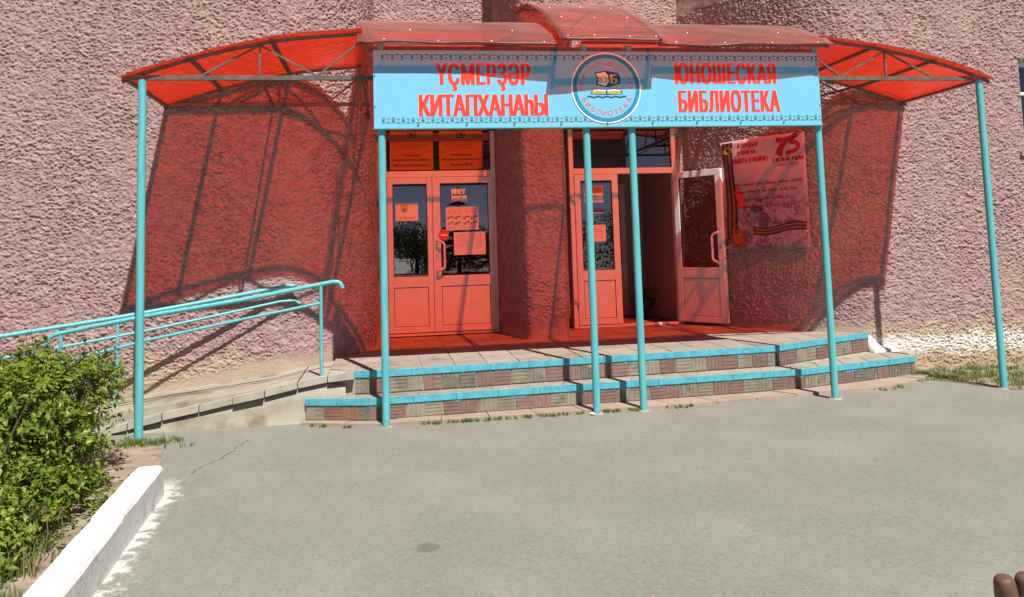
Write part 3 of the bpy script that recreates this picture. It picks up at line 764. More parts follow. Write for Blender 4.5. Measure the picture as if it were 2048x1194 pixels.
# ================================================================== RAMP
rmp = empty('wheelchair_ramp', (-2.2, -.6, 0), 'concrete wheelchair ramp climbing beside the wall to the porch', 'ramp')
zr = lambda x, y=0: float(np.interp(x, [-4.6, -2.21, -2.05, -1.72, -1.41, -1.12, -.81, -.53, -.30], [-.33, .13, .165, .222, .28, .328, .392, .435, .453]))
YR0 = -1.125
MB().prism([(-4.6, -1.03), (-.27, -1.03), (-.27, .05), (-4.6, .05)], lambda x, y: -.05, lambda x, y: max(zr(x) - .03, -.04)).out('ramp_body', 'cement', rmp)
# rendered front apron, slightly proud and rounded at its right end
ap = []
xs = np.linspace(-3.2, -.36, 60)
V = []; F = []
for i, x in enumerate(xs):
    top = zr(x) - .060 - (max(0, x + .6) * .25)
    wob = .008 * math.sin(7 * x) + .006 * math.sin(17 * x)
    for z, y in ((-.03, -1.13 + wob), (.03, -1.095 + wob), (max(.035, top * .6), -1.085), (max(.04, top), -1.075), (max(.04, top), -1.0)): V.append((x, y, z))
for i in range(len(xs) - 1):
    for k in range(4): F.append((i * 5 + k, (i + 1) * 5 + k, (i + 1) * 5 + k + 1, i * 5 + k + 1))
mesh('ramp_apron', V, F, 'cement', rmp, True)
jx = [-4.6, -4.25, -3.92, -3.59, -3.26, -2.95, -2.65, -2.35, -2.05, -1.72, -1.41, -1.12, -.81, -.53, -.27]
rr_ = random.Random(4)
for k in range(len(jx) - 1):
    o1 = rr_.uniform(-.025, .018); dz = rr_.uniform(-.006, .006)
    for (y0, y1) in ((YR0 + o1, -.58), (-.572, .03)):
        m = MB(); x0, x1 = jx[k] + .005, jx[k + 1] - .005
        m.prism([(x0, y0), (x1, y0), (x1, y1), (x0, y1)], lambda x, y: zr(x) - .058, lambda x, y: zr(x) + .004 + dz)
        m.out('ramp_slab', 'ramp', rmp)
def rail(name, label, top, mid, posts, r_top, r_mid, r_post, yf):
    e = empty(name, (top[0][0], yf(top[0][0]), 0), label, 'handrail', 'turquoise ramp handrails')
    MB().tube(smooth3([(x, yf(x), z) for x, z in top], 4), r_top, 12).out('top_rail', 'blue', e, True)
    MB().tube([(x, yf(x), z) for x, z in mid], r_mid, 10).out('middle_rail', 'blue', e, True)
    for (x, z0, z1) in posts: MB().tube([(x, yf(x), z0), (x, yf(x), z1)], r_post, 10).out('post', 'blue', e, True)
    return e
rail('ramp_handrail', 'outer turquoise ramp handrail with a hooked lower end above the shrub', [(-3.12, .80), (-3.125, .87), (-3.07, .925), (-2.95, .953), (-2.25, 1.07), (-1.37, 1.19), (-.6, 1.315), (-.47, 1.335), (-.41, 1.32), (-.385, 1.27)],
     [(-3.0, .665), (-2.24, .84), (-1.37, 1.0), (-.6, 1.13)], [(-3.0, zr(-3.0) - .02, .94), (-.595, zr(-.6) - .01, 1.31)], .0225, .0145, .0175, lambda x: -.98)
rail('ramp_handrail', 'inner turquoise ramp handrail running along the wall side of the ramp', [(-4.6, .80), (-3.6, .925), (-2.63, 1.042), (-1.88, 1.148), (-1.1, 1.268), (-.99, 1.278), (-.94, 1.26), (-.925, 1.225)],
     [(-4.6, .56), (-3.6, .714), (-2.34, .897), (-1.1, 1.114), (-.95, 1.118), (-.89, 1.08)], [(-4.3, -.02, .83), (-2.63, zr(-2.63) - .02, 1.04)], .0215, .0135, .0165, lambda x: -.07 + .285 * (x + 1) - (.02 if x > -.95 else 0))

# ================================================================== CANOPY
can = empty('entrance_canopy', (2.1, -1.0, 0), 'red translucent canopy on six turquoise steel posts over the entrance', 'canopy')
for i, x in enumerate(XP):
    zt = ZB - .02 if i in (0, 5) else 3.62
    MB().tube([(x, -YP, -.03), (x, -YP, zt)], .036, 16).out('post', 'blue', can, True)
    MB().tube([(x, -YP, -.02), (x, -YP, .006), (x, -YP, .012)], [.075, .065, .04], 14).out('post_foot', 'cement', can, True)
arcL = smooth_path([(-2.33, 3.272), (-2.12, 3.36), (-1.55, 3.535), (-1.11, 3.635), (-.77, 3.69), (-.14, 3.745)])
arcR = smooth_path([(6.54, 3.272), (6.20, 3.40), (5.74, 3.525), (5.33, 3.615), (5.0, 3.665), (4.56, 3.725)])
def wing(A, sgn, x_in, trL):
    A = np.array(A); ys = np.linspace(-1.58, -.005, 9)
    yb = np.interp(A[:, 0], [4.5, 5.0, 5.55], [.66, .45, 0]) if sgn < 0 else 0 * A[:, 0]
    G = np.stack([np.c_[A[:, 0], -1.58 + (y + 1.58) / 1.575 * (1.575 + yb), A[:, 1] + .012 + .006 * np.sin(A[:, 0] * 3 + y * 2)] for y in ys], axis=0)
    if sgn < 0: G = G[:, ::-1]
    thick_sheet(G, -.004 if sgn > 0 else -.004, 'red_roof_sheet', 'sheet', can)
    for y in (-YP, -.045):
        for k in range(len(A) - 1): pass
        MB_ = MB(); Pp = [(a[0], y, a[1] - .018) for a in A]
        MB_.tube(Pp, .019, 6); MB_.out('arched_rib', 'steel', can)
        x_out = A[2][0]
        MB().bar((x_out, y, ZB), (x_in, y, ZB), .04, .042).out('tie_beam', 'steel', can)
        zat = lambda x: float(np.interp(sgn * x, sgn * A[:, 0] if sgn > 0 else (-A[:, 0]), A[:, 1]))
        for (xa, za, xb, zb) in trL:
            za = zat(xa) - .03 if za is None else za; zb = zat(xb) - .03 if zb is None else zb
            MB().bar((xa, y, za), (xb, y, zb), .018).out('truss_strut', 'steel', can)
    for xq in (A[3][0], A[len(A) * 2 // 6][0], A[len(A) * 4 // 6][0]):
        z = float(np.interp(sgn * xq, sgn * A[:, 0], A[:, 1])) - .012
        MB().bar((xq, -1.53, z), (xq, -.01, z), .045, .022).out('purlin', 'steel', can)
wing(arcL, 1, -.1, [(-1.63, ZB + .02, -1.10, None), (-1.10, None, -.57, ZB + .02), (-.57, ZB + .02, -.14, 3.66), (-1.10, ZB + .02, -1.10, None)])
wing(arcR, -1, 4.55, [(5.86, ZB + .02, 5.33, None), (5.33, None, 4.81, ZB + .02), (4.81, ZB + .02, 4.59, 3.47), (5.33, ZB + .02, 5.33, None)])
MB().bar((-1.10, -YP + .02, ZB), (-1.17, -.07, ZB), .022).out('cross_tie', 'steel', can)
MB().bar((5.33, -YP + .02, ZB), (5.05, -.07, ZB), .022).out('cross_tie', 'steel', can)
prof_s = smooth_path([(-1.75, 3.585), (-1.6, 3.68), (-1.46, 3.76), (-1.03, 3.95), (-.63, 4.09), (-.17, 4.21), (.3, 4.31), (.8, 4.39), (1.35, 4.44), (1.98, 4.47)])
prof_c = smooth_path([(-1.87, 3.60), (-1.6, 3.77), (-1.4, 3.87), (-1.03, 4.07), (-.61, 4.27), (0, 4.50), (.5, 4.62), (1.0, 4.70), (1.5, 4.75), (1.98, 4.78)])
def midroof(prof, x0, x1, nm, wav, ph, screws):
    xs = np.linspace(x0, x1, max(8, int((x1 - x0) / .08)))
    G = np.zeros((len(prof), len(xs), 3))
    for i, (y, z) in enumerate(prof):
        fall = max(0, 1 - i / 40)
        ww = wav * fall * (np.sin(xs * 2.7 + ph) + .5 * np.sin(xs * 6.1 + 2 * ph)); wy = .025 * fall * np.sin(xs * 1.9 + ph * 2)
        G[i, :, 0] = xs; G[i, :, 1] = y + wy; G[i, :, 2] = z + ww + .004 * np.sin(xs * 9 + i * .2)
    o = thick_sheet(G[:, ::-1], .004, 'red_roof_sheet', 'sheet', can)
    s_ = MB()
    for (ii, n) in screws:
        for k in range(n):
            j = int((k + .5) / n * len(xs)); p = G[ii, j]
            V, F = [], []
            nrm = Vector((0, -.5, .87)); t = Vector((1, 0, 0)); b = nrm.cross(t)
            for r_, h_ in ((.009, .001), (.007, .004), (.002, .006)):
                for q in range(8): a = q * math.pi / 4; V.append(Vector(p) + (t * math.cos(a) + b * math.sin(a)) * r_ + nrm * h_)
            for u in (0, 1):
                for q in range(8): F.append((u * 8 + q, u * 8 + (q + 1) % 8, (u + 1) * 8 + (q + 1) % 8, (u + 1) * 8 + q))
            F.append(tuple(range(16, 24)))
            MB().add(V, F).out('screw_washer', 'screw', o, True)
    return o
midroof(prof_s, -.19, 1.77, 'l', .010, .4, ((4, 4), (36, 2)))
midroof(prof_c, 1.73, 2.80, 'c', .006, 1.3, ((4, 4), (44, 3), (66, 3)))
midroof(prof_s, 2.77, 4.62, 'r', .012, 2.1, ((4, 4), (36, 2)))
for x in (-.14, 1.78, 2.74, 4.55):
    pr = prof_c if 1.7 < x < 2.8 else prof_s
    MB().tube([(x, y, z - .024) for y, z in pr[2::4]], .019, 6).out('arched_rib', 'steel', can)
    if x < 0 or x > 4: MB().bar((x, -1.46, ZB), (x, 2.0, ZB), .035, .04).out('side_beam', 'steel', can)
    for y in ((-.9, .3, 1.4) if x < 0 or x > 4 else ()):
        z = float(np.interp(y, pr[:, 0], pr[:, 1])) - .03
        MB().bar((x, y, ZB + .02), (x, y, z), .022).out('truss_strut', 'steel', can)
        y2 = y - .6
        MB().bar((x, y, z), (x, y2, ZB + .02), .018).out('truss_strut', 'steel', can)
for x0, x1, pr in ((-.14, 1.76, prof_s), (1.80, 2.72, prof_c), (2.76, 4.55, prof_s)):
    for y in (-1.70 if pr is prof_s else -1.80, -.55, .65, 1.5):
        z = float(np.interp(y, pr[:, 0], pr[:, 1])) - .03
        MB().bar((x0, y, z), (x1, y, z), .03, .03).out('purlin', 'steel', can)
MB().bar((-.1, -YP, 3.58), (4.55, -YP, 3.58), .04, .04).out('front_beam', 'steel', can)
MB().bar((-.1, -YP + .002, ZB), (4.55, -YP + .002, ZB), .04, .04).out('front_beam', 'steel', can)
MB().bar((-.12, 1.97, ZB), (4.5, 1.97, ZB), .04, .04).out('wall_beam', 'steel', can)
for x in (.6, 1.3, 3.2, 3.9): MB().bar((x, -YP - .002, ZB), (x + .35, -YP - .002, 3.57), .018).out('truss_strut', 'steel', can)

# ================================================================== SIGN
SX0, SX1, SZ0, SZ1 = -.042, 4.534, 2.788, 3.551; SY = -1.548
sign = empty('library_sign', ((SX0 + SX1) / 2, SY, SZ0), 'long sky-blue sign board with red bilingual lettering and a round emblem', 'sign')
box_obj('sign_panel', 'signblue', sign, SX0, SX1, SY, SY + .022, SZ0 + .012, SZ1, bev=.002)
fr = MB(); fr.bbox(SX0 - .004, SX1 + .004, SY - .012, SY + .03, SZ0 - .008, SZ0 + .011, .004)
fr.out('bottom_frame', 'blue', sign)
scr = 0
for x in np.linspace(SX0 + .42, SX1 - .42, 9): MB().tube([(x, SY - .013, SZ0 + .035), (x, SY + .002, SZ0 + .035)], .008, 8).out('screw', 'steel', sign)
for z in (3.0, 3.3):
    for x in (SX0 + .012, SX1 - .012): MB().tube([(x, SY - .004, z), (x, SY + .002, z)], .007, 8).out('screw', 'steel', sign)
pl_ = planar((0, SY - .0030, 0)); plw = planar((0, SY - .0014, 0), step=.0003)
for i, (body, x0, x1, z0, z1) in enumerate((('ҮҪМЕРҘӘР', .55, 1.49, 3.212, 3.425), ('КИТАПХАНАһЫ', .385, 1.655, 2.905, 3.118), ('ЮНОШЕСКАЯ', 2.965, 4.06, 3.222, 3.438), ('БИБЛИОТЕКА', 2.99, 4.085, 2.93, 3.155))):
    mw = MB(); text_into(mw, body, x0 - .003, x1 + .003, z0 - .003, z1 + .003, plw, dil=.0145); mw.out('lettering_outline', 'white', sign)
    mb = MB(); text_into(mb, body, x0, x1, z0, z1, pl_, dil=.0125); mb.out('lettering', 'signred', sign)
# ornament bands
def curl(mb, cx, cz, sgn, up, place, w=.006):
    P = []
    for t in np.linspace(0, 1, 15):
        a = t * 4.6; r = .0155 * (1 - .62 * t)
        P.append((cx + sgn * (r * math.cos(a) - .0155 + .012), cz + up * (r * math.sin(a))))
    for k in range(len(P) - 1):
        (x0, z0), (x1, z1) = P[k], P[k + 1]; dx, dz = x1 - x0, z1 - z0; L = math.hypot(dx, dz) + 1e-9; ox, oz = -dz / L * w / 2, dx / L * w / 2
        mb.add([place(x0 - ox, z0 - oz, 0), place(x1 - ox, z1 - oz, 0), place(x1 + ox, z1 + oz, 0), place(x0 + ox, z0 + oz, 0)], [(0, 1, 2, 3)])
def band(z, up):
    mb = MB(); mw = MB(); pt = planar((0, SY - .0008, 0)); pw = planar((0, SY - .0012, 0)); x = SX0 + .09
    while x < SX1 - .06:
        curl(mb, x, z, 1, up, pt, .0055); curl(mb, x, z, -1, up, pt, .0055)
        curl(mb, x, z + up * .026, 1, up, pw, .004); curl(mb, x, z + up * .026, -1, up, pw, .004)
        h = .045
        mb.add([pt(x - .004, z - up * .016, 0), pt(x + .004, z - up * .016, 0), pt(x + .002, z + up * .03, 0), pt(x - .002, z + up * .03, 0)], [(0, 1, 2, 3)])
        # heart between
        xm = x + .047
        mb.add([pt(xm - .03, z - up * .016, 0), pt(xm + .03, z - up * .016, 0), pt(xm, z + up * .004, 0)], [(0, 1, 2)])
        for sg in (-1, 1): mb.add([pt(xm, z + up * .008, 0), pt(xm + sg * .017, z + up * .028, 0), pt(xm + sg * .014, z + up * .034, 0), pt(xm + sg * .003, z + up * .026, 0)], [(0, 1, 2, 3)])
        curl(mw, xm, z + up * .004, 1, up, pw, .004); curl(mw, xm, z + up * .004, -1, up, pw, .004)
        x += .094
    tag(mb.out('ornament_band', 'darkteal', sign), kind='stuff'); tag(mw.out('ornament_outline', 'white', sign), kind='stuff')
band(2.853, 1); band(3.497, -1)
# emblem
EX, EZ = 2.25, 3.178
emb = MB()
def disc(r, y, name, mat, r_in=0, n=72):
    V = []; F = []
    for k in range(n):
        a = 2 * math.pi * k / n; V += [(EX + r * math.cos(a), y, EZ + r * math.sin(a)), (EX + r_in * math.cos(a), y, EZ + r_in * math.sin(a)), (EX + r * math.cos(a), SY + .001, EZ + r * math.sin(a))]
    for k in range(n):
        j = (k + 1) % n; F += [(3 * k, 3 * k + 1, 3 * j + 1, 3 * j), (3 * k + 2, 3 * k, 3 * j, 3 * j + 2)] if r_in else [(3 * k + 2, 3 * k, 3 * j, 3 * j + 2)]
    if not r_in: F.append(tuple(3 * k for k in range(n)))
    return mesh(name, V, F, mat, EMB)
EMB = mesh('emblem', [(EX + .358 * math.cos(2 * math.pi * k / 72), SY - .006, EZ + .358 * math.sin(2 * math.pi * k / 72)) for k in range(72)] + [(EX + .358 * math.cos(2 * math.pi * k / 72), SY + .002, EZ + .358 * math.sin(2 * math.pi * k / 72)) for k in range(72)],
           [tuple(range(72))] + [(k, (k + 1) % 72, 72 + (k + 1) % 72, 72 + k) for k in range(72)], 'white', sign)
disc(.344, SY - .0068, 'emblem_ring', 'teal', .303); disc(.304, SY - .0064, 'emblem_field', 'signblue')
def ring_text(body, r, a0, a1, h, inside, mat):
    mb = MB(); n = len(body); h0, h1 = cap_range(); s = h / (h1 - h0)
    for k, ch in enumerate(body):
        if ch == ' ': continue
        E = text_raw(ch); a = math.radians(a0 + (a1 - a0) * k / (n - 1)); cx = (E[:, 0].min() + E[:, 0].max()) / 2
        for q in quads(E, 24, .012):
            P = []
            for x, y in q:
                lx, ly = (x - cx) * s, y * s
                if inside: rr = r + ly; P.append((EX + rr * math.cos(a) + lx * math.sin(a), SY - .0074, EZ + rr * math.sin(a) - lx * math.cos(a)))
                else: rr = r - ly; P.append((EX + rr * math.cos(a) - lx * math.sin(a), SY - .0074, EZ + rr * math.sin(a) + lx * math.cos(a)))
            mb.add(P, [(0, 1, 2, 3)])
    mb.out('emblem_lettering', mat, EMB)
ring_text('Юношеская модельная', .238, 178, 2, .044, True, 'signred'); ring_text('БИБЛИОТЕКА', .285, 208, 332, .052, False, 'signred')
def poly2(pts, mat, y, name): return mesh(name, [(EX + x, SY - y, EZ + z) for x, z in pts], [tuple(range(len(pts)))], mat, EMB)
poly2([(-.115, .155), (.0, .175), (.125, .15), (.145, .10), (.14, .045), (.02, .005), (-.11, .03), (-.095, .09)], 'navy', .0072, 'emblem_book')
poly2([(-.10, .145), (-.01, .16), (.02, .13), (.025, .06), (-.005, .022), (-.09, .04), (-.08, .09)], 'white', .0077, 'emblem_sail')
mb = MB(); text_into(mb, 'Ю', -.085, .015, .05, .13, planar((EX, SY - .0083, EZ)), dil=.006); mb.out('emblem_lettering', 'yellow', EMB)
mb = MB(); text_into(mb, 'Б', .04, .12, .045, .135, planar((EX, SY - .0083, EZ)), dil=.008); mb.out('emblem_lettering', 'yellow', EMB)
poly2([(-.165, -.065), (-.15, -.02), (-.08, -.01), (0, -.025), (.08, -.01), (.15, -.02), (.165, -.065), (0, -.07)], 'navy', .0072, 'emblem_book')
poly2([(-.155, -.062), (-.143, -.035), (-.08, -.028), (-.008, -.038), (-.008, -.06)], 'olive', .0077, 'emblem_page'); poly2([(.155, -.062), (.143, -.035), (.08, -.028), (.008, -.038), (.008, -.06)][::-1], 'olive', .0077, 'emblem_page')
poly2([(-.143, -.034), (-.08, -.026), (-.008, -.036), (-.008, -.026), (-.08, -.014), (-.14, -.023)], 'white', .0078, 'emblem_page'); poly2([(.143, -.034), (.08, -.026), (.008, -.036), (.008, -.026), (.08, -.014), (.14, -.023)][::-1], 'white', .0078, 'emblem_page')
wv = [(-.2 + .4 * t, -.083 + .006 * math.sin(t * 28)) for t in np.linspace(0, 1, 30)]
poly2(wv + [(x, z - .017) for x, z in wv[::-1]], 'navy', .0073, 'emblem_wave')
poly2([(-.012, .175), (-.006, .175), (-.006, .23), (-.012, .23)], 'signred', .0072, 'emblem_mast')
for k, mt in enumerate(('navy', 'white', 'signred')):
    fw_ = [(-.01 + .07 * t, .225 - k * .009 + .005 * math.sin(t * 6)) for t in np.linspace(0, 1, 8)]
    poly2(fw_ + [(x, z - .008) for x, z in fw_[::-1]], mt, .0074, 'emblem_flag')

# ================================================================== NOTICES ON THE DOORS
rn = random.Random(12)
def notice(name, label, cat, x0, x1, z0, z1, y, mat, group=None, rot=0):
    e = empty(name, ((x0 + x1) / 2, y, z0), label, cat, group)
    MB().bbox(x0, x1, y - .0015, y, z0, z1, .0004).out('sheet', mat, e)
    return e, planar((0, y - .0022, 0))
for (x0, x1, lines, lab) in ((.115, .715, (('Үҫмерҙәр', .19, .42), ('моделле китапханаһы', .04, .56), ('46-сы һанлы филиал', .06, .54)), 'orange library plaque with Bashkir text in the left transom window'),
                             (.80, 1.41, (('Юношеская', .17, .45), ('модельная библиотека', .03, .58), ('Филиал №46', .16, .46)), 'orange library plaque with Russian text in the left transom window')):
    e, p = notice('library_plaque', lab, 'plaque', x0, x1, 2.735, 3.36, YD - .004, 'plaque', 'orange plaques in the transom')
    for (b, a, c), z in zip(lines, (2.925, 2.862, 2.785)):
        mb = MB(); text_into(mb, b, x0 + a, x0 + c, z, z + .034, p, dil=.002); mb.out('lettering', 'ink', e)
    mb = MB()
    for k, (a, c) in enumerate(((.10, .51), (.02, .59), (.06, .55), (.16, .45), (.14, .46))): word_bars(mb, x0 + a, x0 + c, 3.135 - k * .026, .011, p, rn)
    tag(mb.out('fine_print', 'ink', e), kind='stuff')
    n = 32; cx = (x0 + x1) / 2; cz = 3.235; V = []
    for k in range(n): a = 2 * math.pi * k / n; V += [p(cx + .062 * math.cos(a), cz + .062 * math.sin(a), 0), p(cx + .050 * math.cos(a), cz + .050 * math.sin(a), 0)]
    mesh('round_crest', V, [(2 * k, 2 * k + 1, (2 * k + 3) % (2 * n), (2 * k + 2) % (2 * n)) for k in range(n)], 'ink', e)
    mesh('round_crest', [p(cx + a, cz + b, 1) for a, b in ((-.03, -.025), (.035, -.03), (.03, .0), (.012, .005), (.02, .03), (-.005, .015), (-.03, .02), (-.02, -.003))], [tuple(range(8))], 'ink', e)
YN = YL - .004 + .02
e, p = notice('paper_notice', 'small white notice with a round yellow masked face on the left door leaf', 'notice', .18, .49, 2.03, 2.275, YL + .024, 'paper')
n = 28; mesh('round_face', [p(.30 + .06 * math.cos(2 * math.pi * k / n), 2.20 + .06 * math.sin(2 * math.pi * k / n), 0) for k in range(n)], [tuple(range(n))], 'yellow', e)
mesh('face_mask', [p(a, b, 2) for a, b in ((.262, 2.20), (.30, 2.205), (.338, 2.20), (.33, 2.155), (.30, 2.145), (.27, 2.155))], [tuple(range(6))], 'signblue', e)
for ex in (.28, .32): mesh('eye', [p(ex + .007 * math.cos(k), 2.225 + .007 * math.sin(k), 2) for k in range(6)], [tuple(range(6))], 'ink', e)
mb = MB(); word_bars(mb, .21, .46, 2.075, .014, p, rn); word_bars(mb, .24, .44, 2.05, .012, p, rn); tag(mb.out('fine_print', 'signred', e), kind='stuff')
e, p = notice('opening_hours_notice', 'white opening-hours sheet with large times on the glass of the entrance door', 'notice', .87, 1.325, 1.885, 2.205, YL + .024, 'paper')
for body, x0, x1, z in (('10⁰⁰-18⁰⁰', .885, 1.07, 2.035), ('10⁰⁰-17⁰⁰', 1.11, 1.31, 2.035), ('11⁰⁰-18⁰⁰', .90, 1.07, 1.955), ('11⁰⁰-17⁰⁰', 1.12, 1.30, 1.955)):
    mb = MB(); text_into(mb, body, x0, x1, z, z + .042, p, dil=.002); mb.out('lettering', 'ink', e)
mb = MB()
for k in range(4): word_bars(mb, .89, 1.08, 2.175 - k * .022, .010, p, rn)
for k in range(3): word_bars(mb, 1.12, 1.30, 2.175 - k * .024, .010, p, rn)
for k in range(2): word_bars(mb, .90, 1.29, 1.925 - k * .02, .009, p, rn)
tag(mb.out('fine_print', 'signred', e), kind='stuff')
mesh('fold_line', [p(1.093, 1.89, 0), p(1.096, 1.89, 0), p(1.096, 2.2, 0), p(1.093, 2.2, 0)], [(0, 1, 2, 3)], 'greyink', e)
e, p = notice('paper_notice', 'pale printed table sheet below the opening hours on the entrance door', 'notice', .975, 1.415, 1.54, 1.855, YL + .0235, 'paper')
mb = MB()
for k in range(9): word_bars(mb, 1.0 + (.0 if k % 3 else .06), 1.13 + .04 * (k % 3), 1.825 - k * .022, .008, p, rn); word_bars(mb, 1.28, 1.37, 1.825 - k * .022, .008, p, rn)
tag(mb.out('fine_print', 'greyink', e), kind='stuff')
e = empty('door_lettering', (1.06, YL, 2.29), 'white stick-on entrance lettering on the upper entrance door glass', 'lettering')
mb = MB(); p = planar((0, YL + .0245, 0)); text_into(mb, 'ИНЕҮ', .955, 1.155, 2.385, 2.46, p, dil=.008); mb.out('lettering', 'white', e)
mb = MB(); text_into(mb, 'ВХОД', .955, 1.175, 2.29, 2.365, p, dil=.009); mb.out('lettering', 'white', e)
e = empty('pull_sticker', (.82, YL, 1.76), 'round red sticker above the handle of the entrance door', 'sticker')
mesh('sheet', [(.835 + .073 * math.cos(2 * math.pi * k / 32), YL + .0228 - .026, 1.825 + .073 * math.sin(2 * math.pi * k / 32)) for k in range(32)], [tuple(range(32))], 'signred', e)
mb = MB(); text_into(mb, 'тяни', .785, .885, 1.808, 1.842, planar((0, YL - .0042, 0)), dil=.004); mb.out('lettering', 'white', e)
e, p = notice('paper_notice', 'orange-topped notice high on the narrow glass beside the open doorway', 'notice', 2.845, 3.125, 2.225, 2.46, YL + .024, 'paper')
mesh('orange_header', [p(a, b, 0) for a, b in ((2.85, 2.36), (3.12, 2.36), (3.12, 2.455), (2.85, 2.455))], [(0, 1, 2, 3)], 'plaque', e)
mb = MB(); word_bars(mb, 2.90, 3.08, 2.30, .03, p, rn); word_bars(mb, 2.88, 3.1, 2.255, .014, p, rn); tag(mb.out('fine_print', 'greyink', e), kind='stuff')
e, p = notice('card_notice', 'small violet card on the narrow glass beside the open doorway', 'notice', 2.96, 3.13, 2.07, 2.14, YL + .024, 'purple')
mesh('white_edge', [p(a, b, 0) for a, b in ((2.965, 2.073), (3.125, 2.073), (3.125, 2.082), (2.965, 2.082))], [(0, 1, 2, 3)], 'white', e)
e, p = notice('paper_notice', 'pink-tinted square sheet low on the narrow glass beside the open doorway', 'notice', 2.86, 3.145, 1.67, 1.905, YL + .024, MAT['paper'])
mb = MB()
for k in range(6): word_bars(mb, 2.89, 3.11, 1.87 - k * .03, .010, p, rn)
tag(mb.out('fine_print', 'signred', e), kind='stuff')

# ================================================================== POSTER ON THE CURVED WALL
pd = np.r_[0, np.cumsum(np.linalg.norm(np.diff(rc, axis=0), axis=1))]
def on_wall(s, off):
    x = np.interp(s, pd, rc[:, 0]); y = np.interp(s, pd, rc[:, 1]); x2 = np.interp(s + .05, pd, rc[:, 0]) - np.interp(s - .05, pd, rc[:, 0]); y2 = np.interp(s + .05, pd, rc[:, 1]) - np.interp(s - .05, pd, rc[:, 1]); L = math.hypot(x2, y2)
    return (x + y2 / L * off, y - x2 / L * off)
ps0 = float(np.interp(4.68, rc[:, 0], pd)); ps1 = float(np.interp(5.37, rc[:, 0], pd)); PW = ps1 - ps0; PH = 1.47; PZ = 1.50
post = empty('victory_banner', (5.0, .7, PZ), 'fabric anniversary banner with red lettering hung on the curved wall', 'banner')
def pp_(u, v, k=0):      # u 0..1, v 0..1 on the banner
    rip = .014 * math.sin(u * 9 + v * 3) * math.sin(v * 5 + 1) + .012 * math.sin(v * 11 + u * 2) * u * (1 - u) * 3
    x, y = on_wall(ps0 + u * PW, .055 + rip + .0012 * k)
    return Vector((x, y, PZ + v * PH + .012 * u))
def banner_mat():  # print colours reddened to stand for red light falling through the canopy
    m, n, l, bs, out = nodes('banner_fabric')
    pos = position(n); sx = n.new('ShaderNodeSeparateXYZ'); l.new(pos, sx.inputs[0]); Z = sx.outputs[2]
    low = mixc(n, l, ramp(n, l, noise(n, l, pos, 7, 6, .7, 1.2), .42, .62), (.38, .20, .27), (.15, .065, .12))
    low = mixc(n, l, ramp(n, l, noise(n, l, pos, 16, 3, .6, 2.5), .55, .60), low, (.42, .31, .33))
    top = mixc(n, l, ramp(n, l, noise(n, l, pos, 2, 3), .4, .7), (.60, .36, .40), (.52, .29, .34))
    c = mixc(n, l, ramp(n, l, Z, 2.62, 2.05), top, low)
    l.new(c, bs.inputs['Base Color']); bs.inputs['Roughness'].default_value = .55; return m
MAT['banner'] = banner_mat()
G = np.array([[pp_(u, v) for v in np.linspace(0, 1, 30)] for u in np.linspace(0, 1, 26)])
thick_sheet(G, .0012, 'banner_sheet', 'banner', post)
bp = lambda k0: (lambda x, z, k=0: pp_(x, z, k0 + k * .12))
def ptext(body, u0, u1, v0, v1, mat, dil=.004, cap=True):
    mb = MB(); text_into(mb, body, u0, u1, v0, v1, bp(1.5), dil=dil, cap=cap); mb.out('lettering', mat, post)
ptext('В СЕРДЦАХ', .245, .49, .925, .962, 'deepred'); ptext('И КНИГАХ -', .245, .49, .86, .895, 'deepred'); ptext('ПАМЯТЬ О ВОЙНЕ!', .175, .595, .785, .828, 'deepred')
ptext('ПОБЕДА!', .65, .985, .76, .795, 'deepred', .006); ptext('1945-2020', .70, .93, .72, .745, 'deepred', .001)
# the ribbon-like 75
def strip(P, wds, mat, k=1.5, name='printed_shape'):
    mb = MB(); L = []; Rr = []
    for i, (x, z) in enumerate(P):
        a = P[max(0, i - 1)]; b = P[min(len(P) - 1, i + 1)]; dx, dz = b[0] - a[0], (b[1] - a[1]); n = math.hypot(dx, dz); wd = wds[i] if isinstance(wds, (list, tuple)) else wds
        L.append(pp_(x - dz / n * wd / 2, z + dx / n * wd / 2, k)); Rr.append(pp_(x + dz / n * wd / 2, z - dx / n * wd / 2, k))
    n = len(P); mb.add(L + Rr, [(i, n + i, n + i + 1, i + 1) for i in range(n - 1)]); return mb.out(name, mat, post)
sp = lambda P: smooth_path(P).tolist()
strip(sp([(.70, .955), (.78, .945), (.84, .95), (.93, .985)]), .045, 'deepred'); strip(sp([(.83, .94), (.77, .90), (.735, .86), (.72, .815)]), [.03 + .0012 * i for i in range(49)], 'deepred')
strip(sp([(.88, .955), (.86, .92), (.91, .915), (.935, .88), (.90, .845), (.80, .825)]), .036, 'deepred', 1.7)
# ribbon of three orange stripes down the left side
for k in range(5):
    u = .065 + k * .028; strip([(u + .012 * math.sin(v * 5), v) for v in np.linspace(.1, .985, 24)], .0285, 'ink' if k % 2 == 0 else 'ribbon', 1.4 + (.0 if k % 2 else .2), 'ribbon_stripe')
for k in range(5):
    z = .125 + k * .014; strip([(u, z + .02 * math.sin(u * 9) + .02) for u in np.linspace(.38, .97, 24)], .0145, 'ink' if k % 2 == 0 else 'ribbon', 1.4 + (.0 if k % 2 else .2), 'ribbon_stripe')
strip(sp([(.02, .05), (.12, .09), (.2, .04), (.25, .08)]), .05, 'ink', 1.3, 'ribbon_stripe'); strip(sp([(.02, .055), (.12, .095), (.2, .045), (.25, .085)]), .014, 'ribbon', 1.6, 'ribbon_stripe')
def pshape(pts, mat, k, name='printed_shape'): return mesh(name, [pp_(u, v, k) for u, v in pts], [tuple(range(len(pts)))], mat, post)
star = []
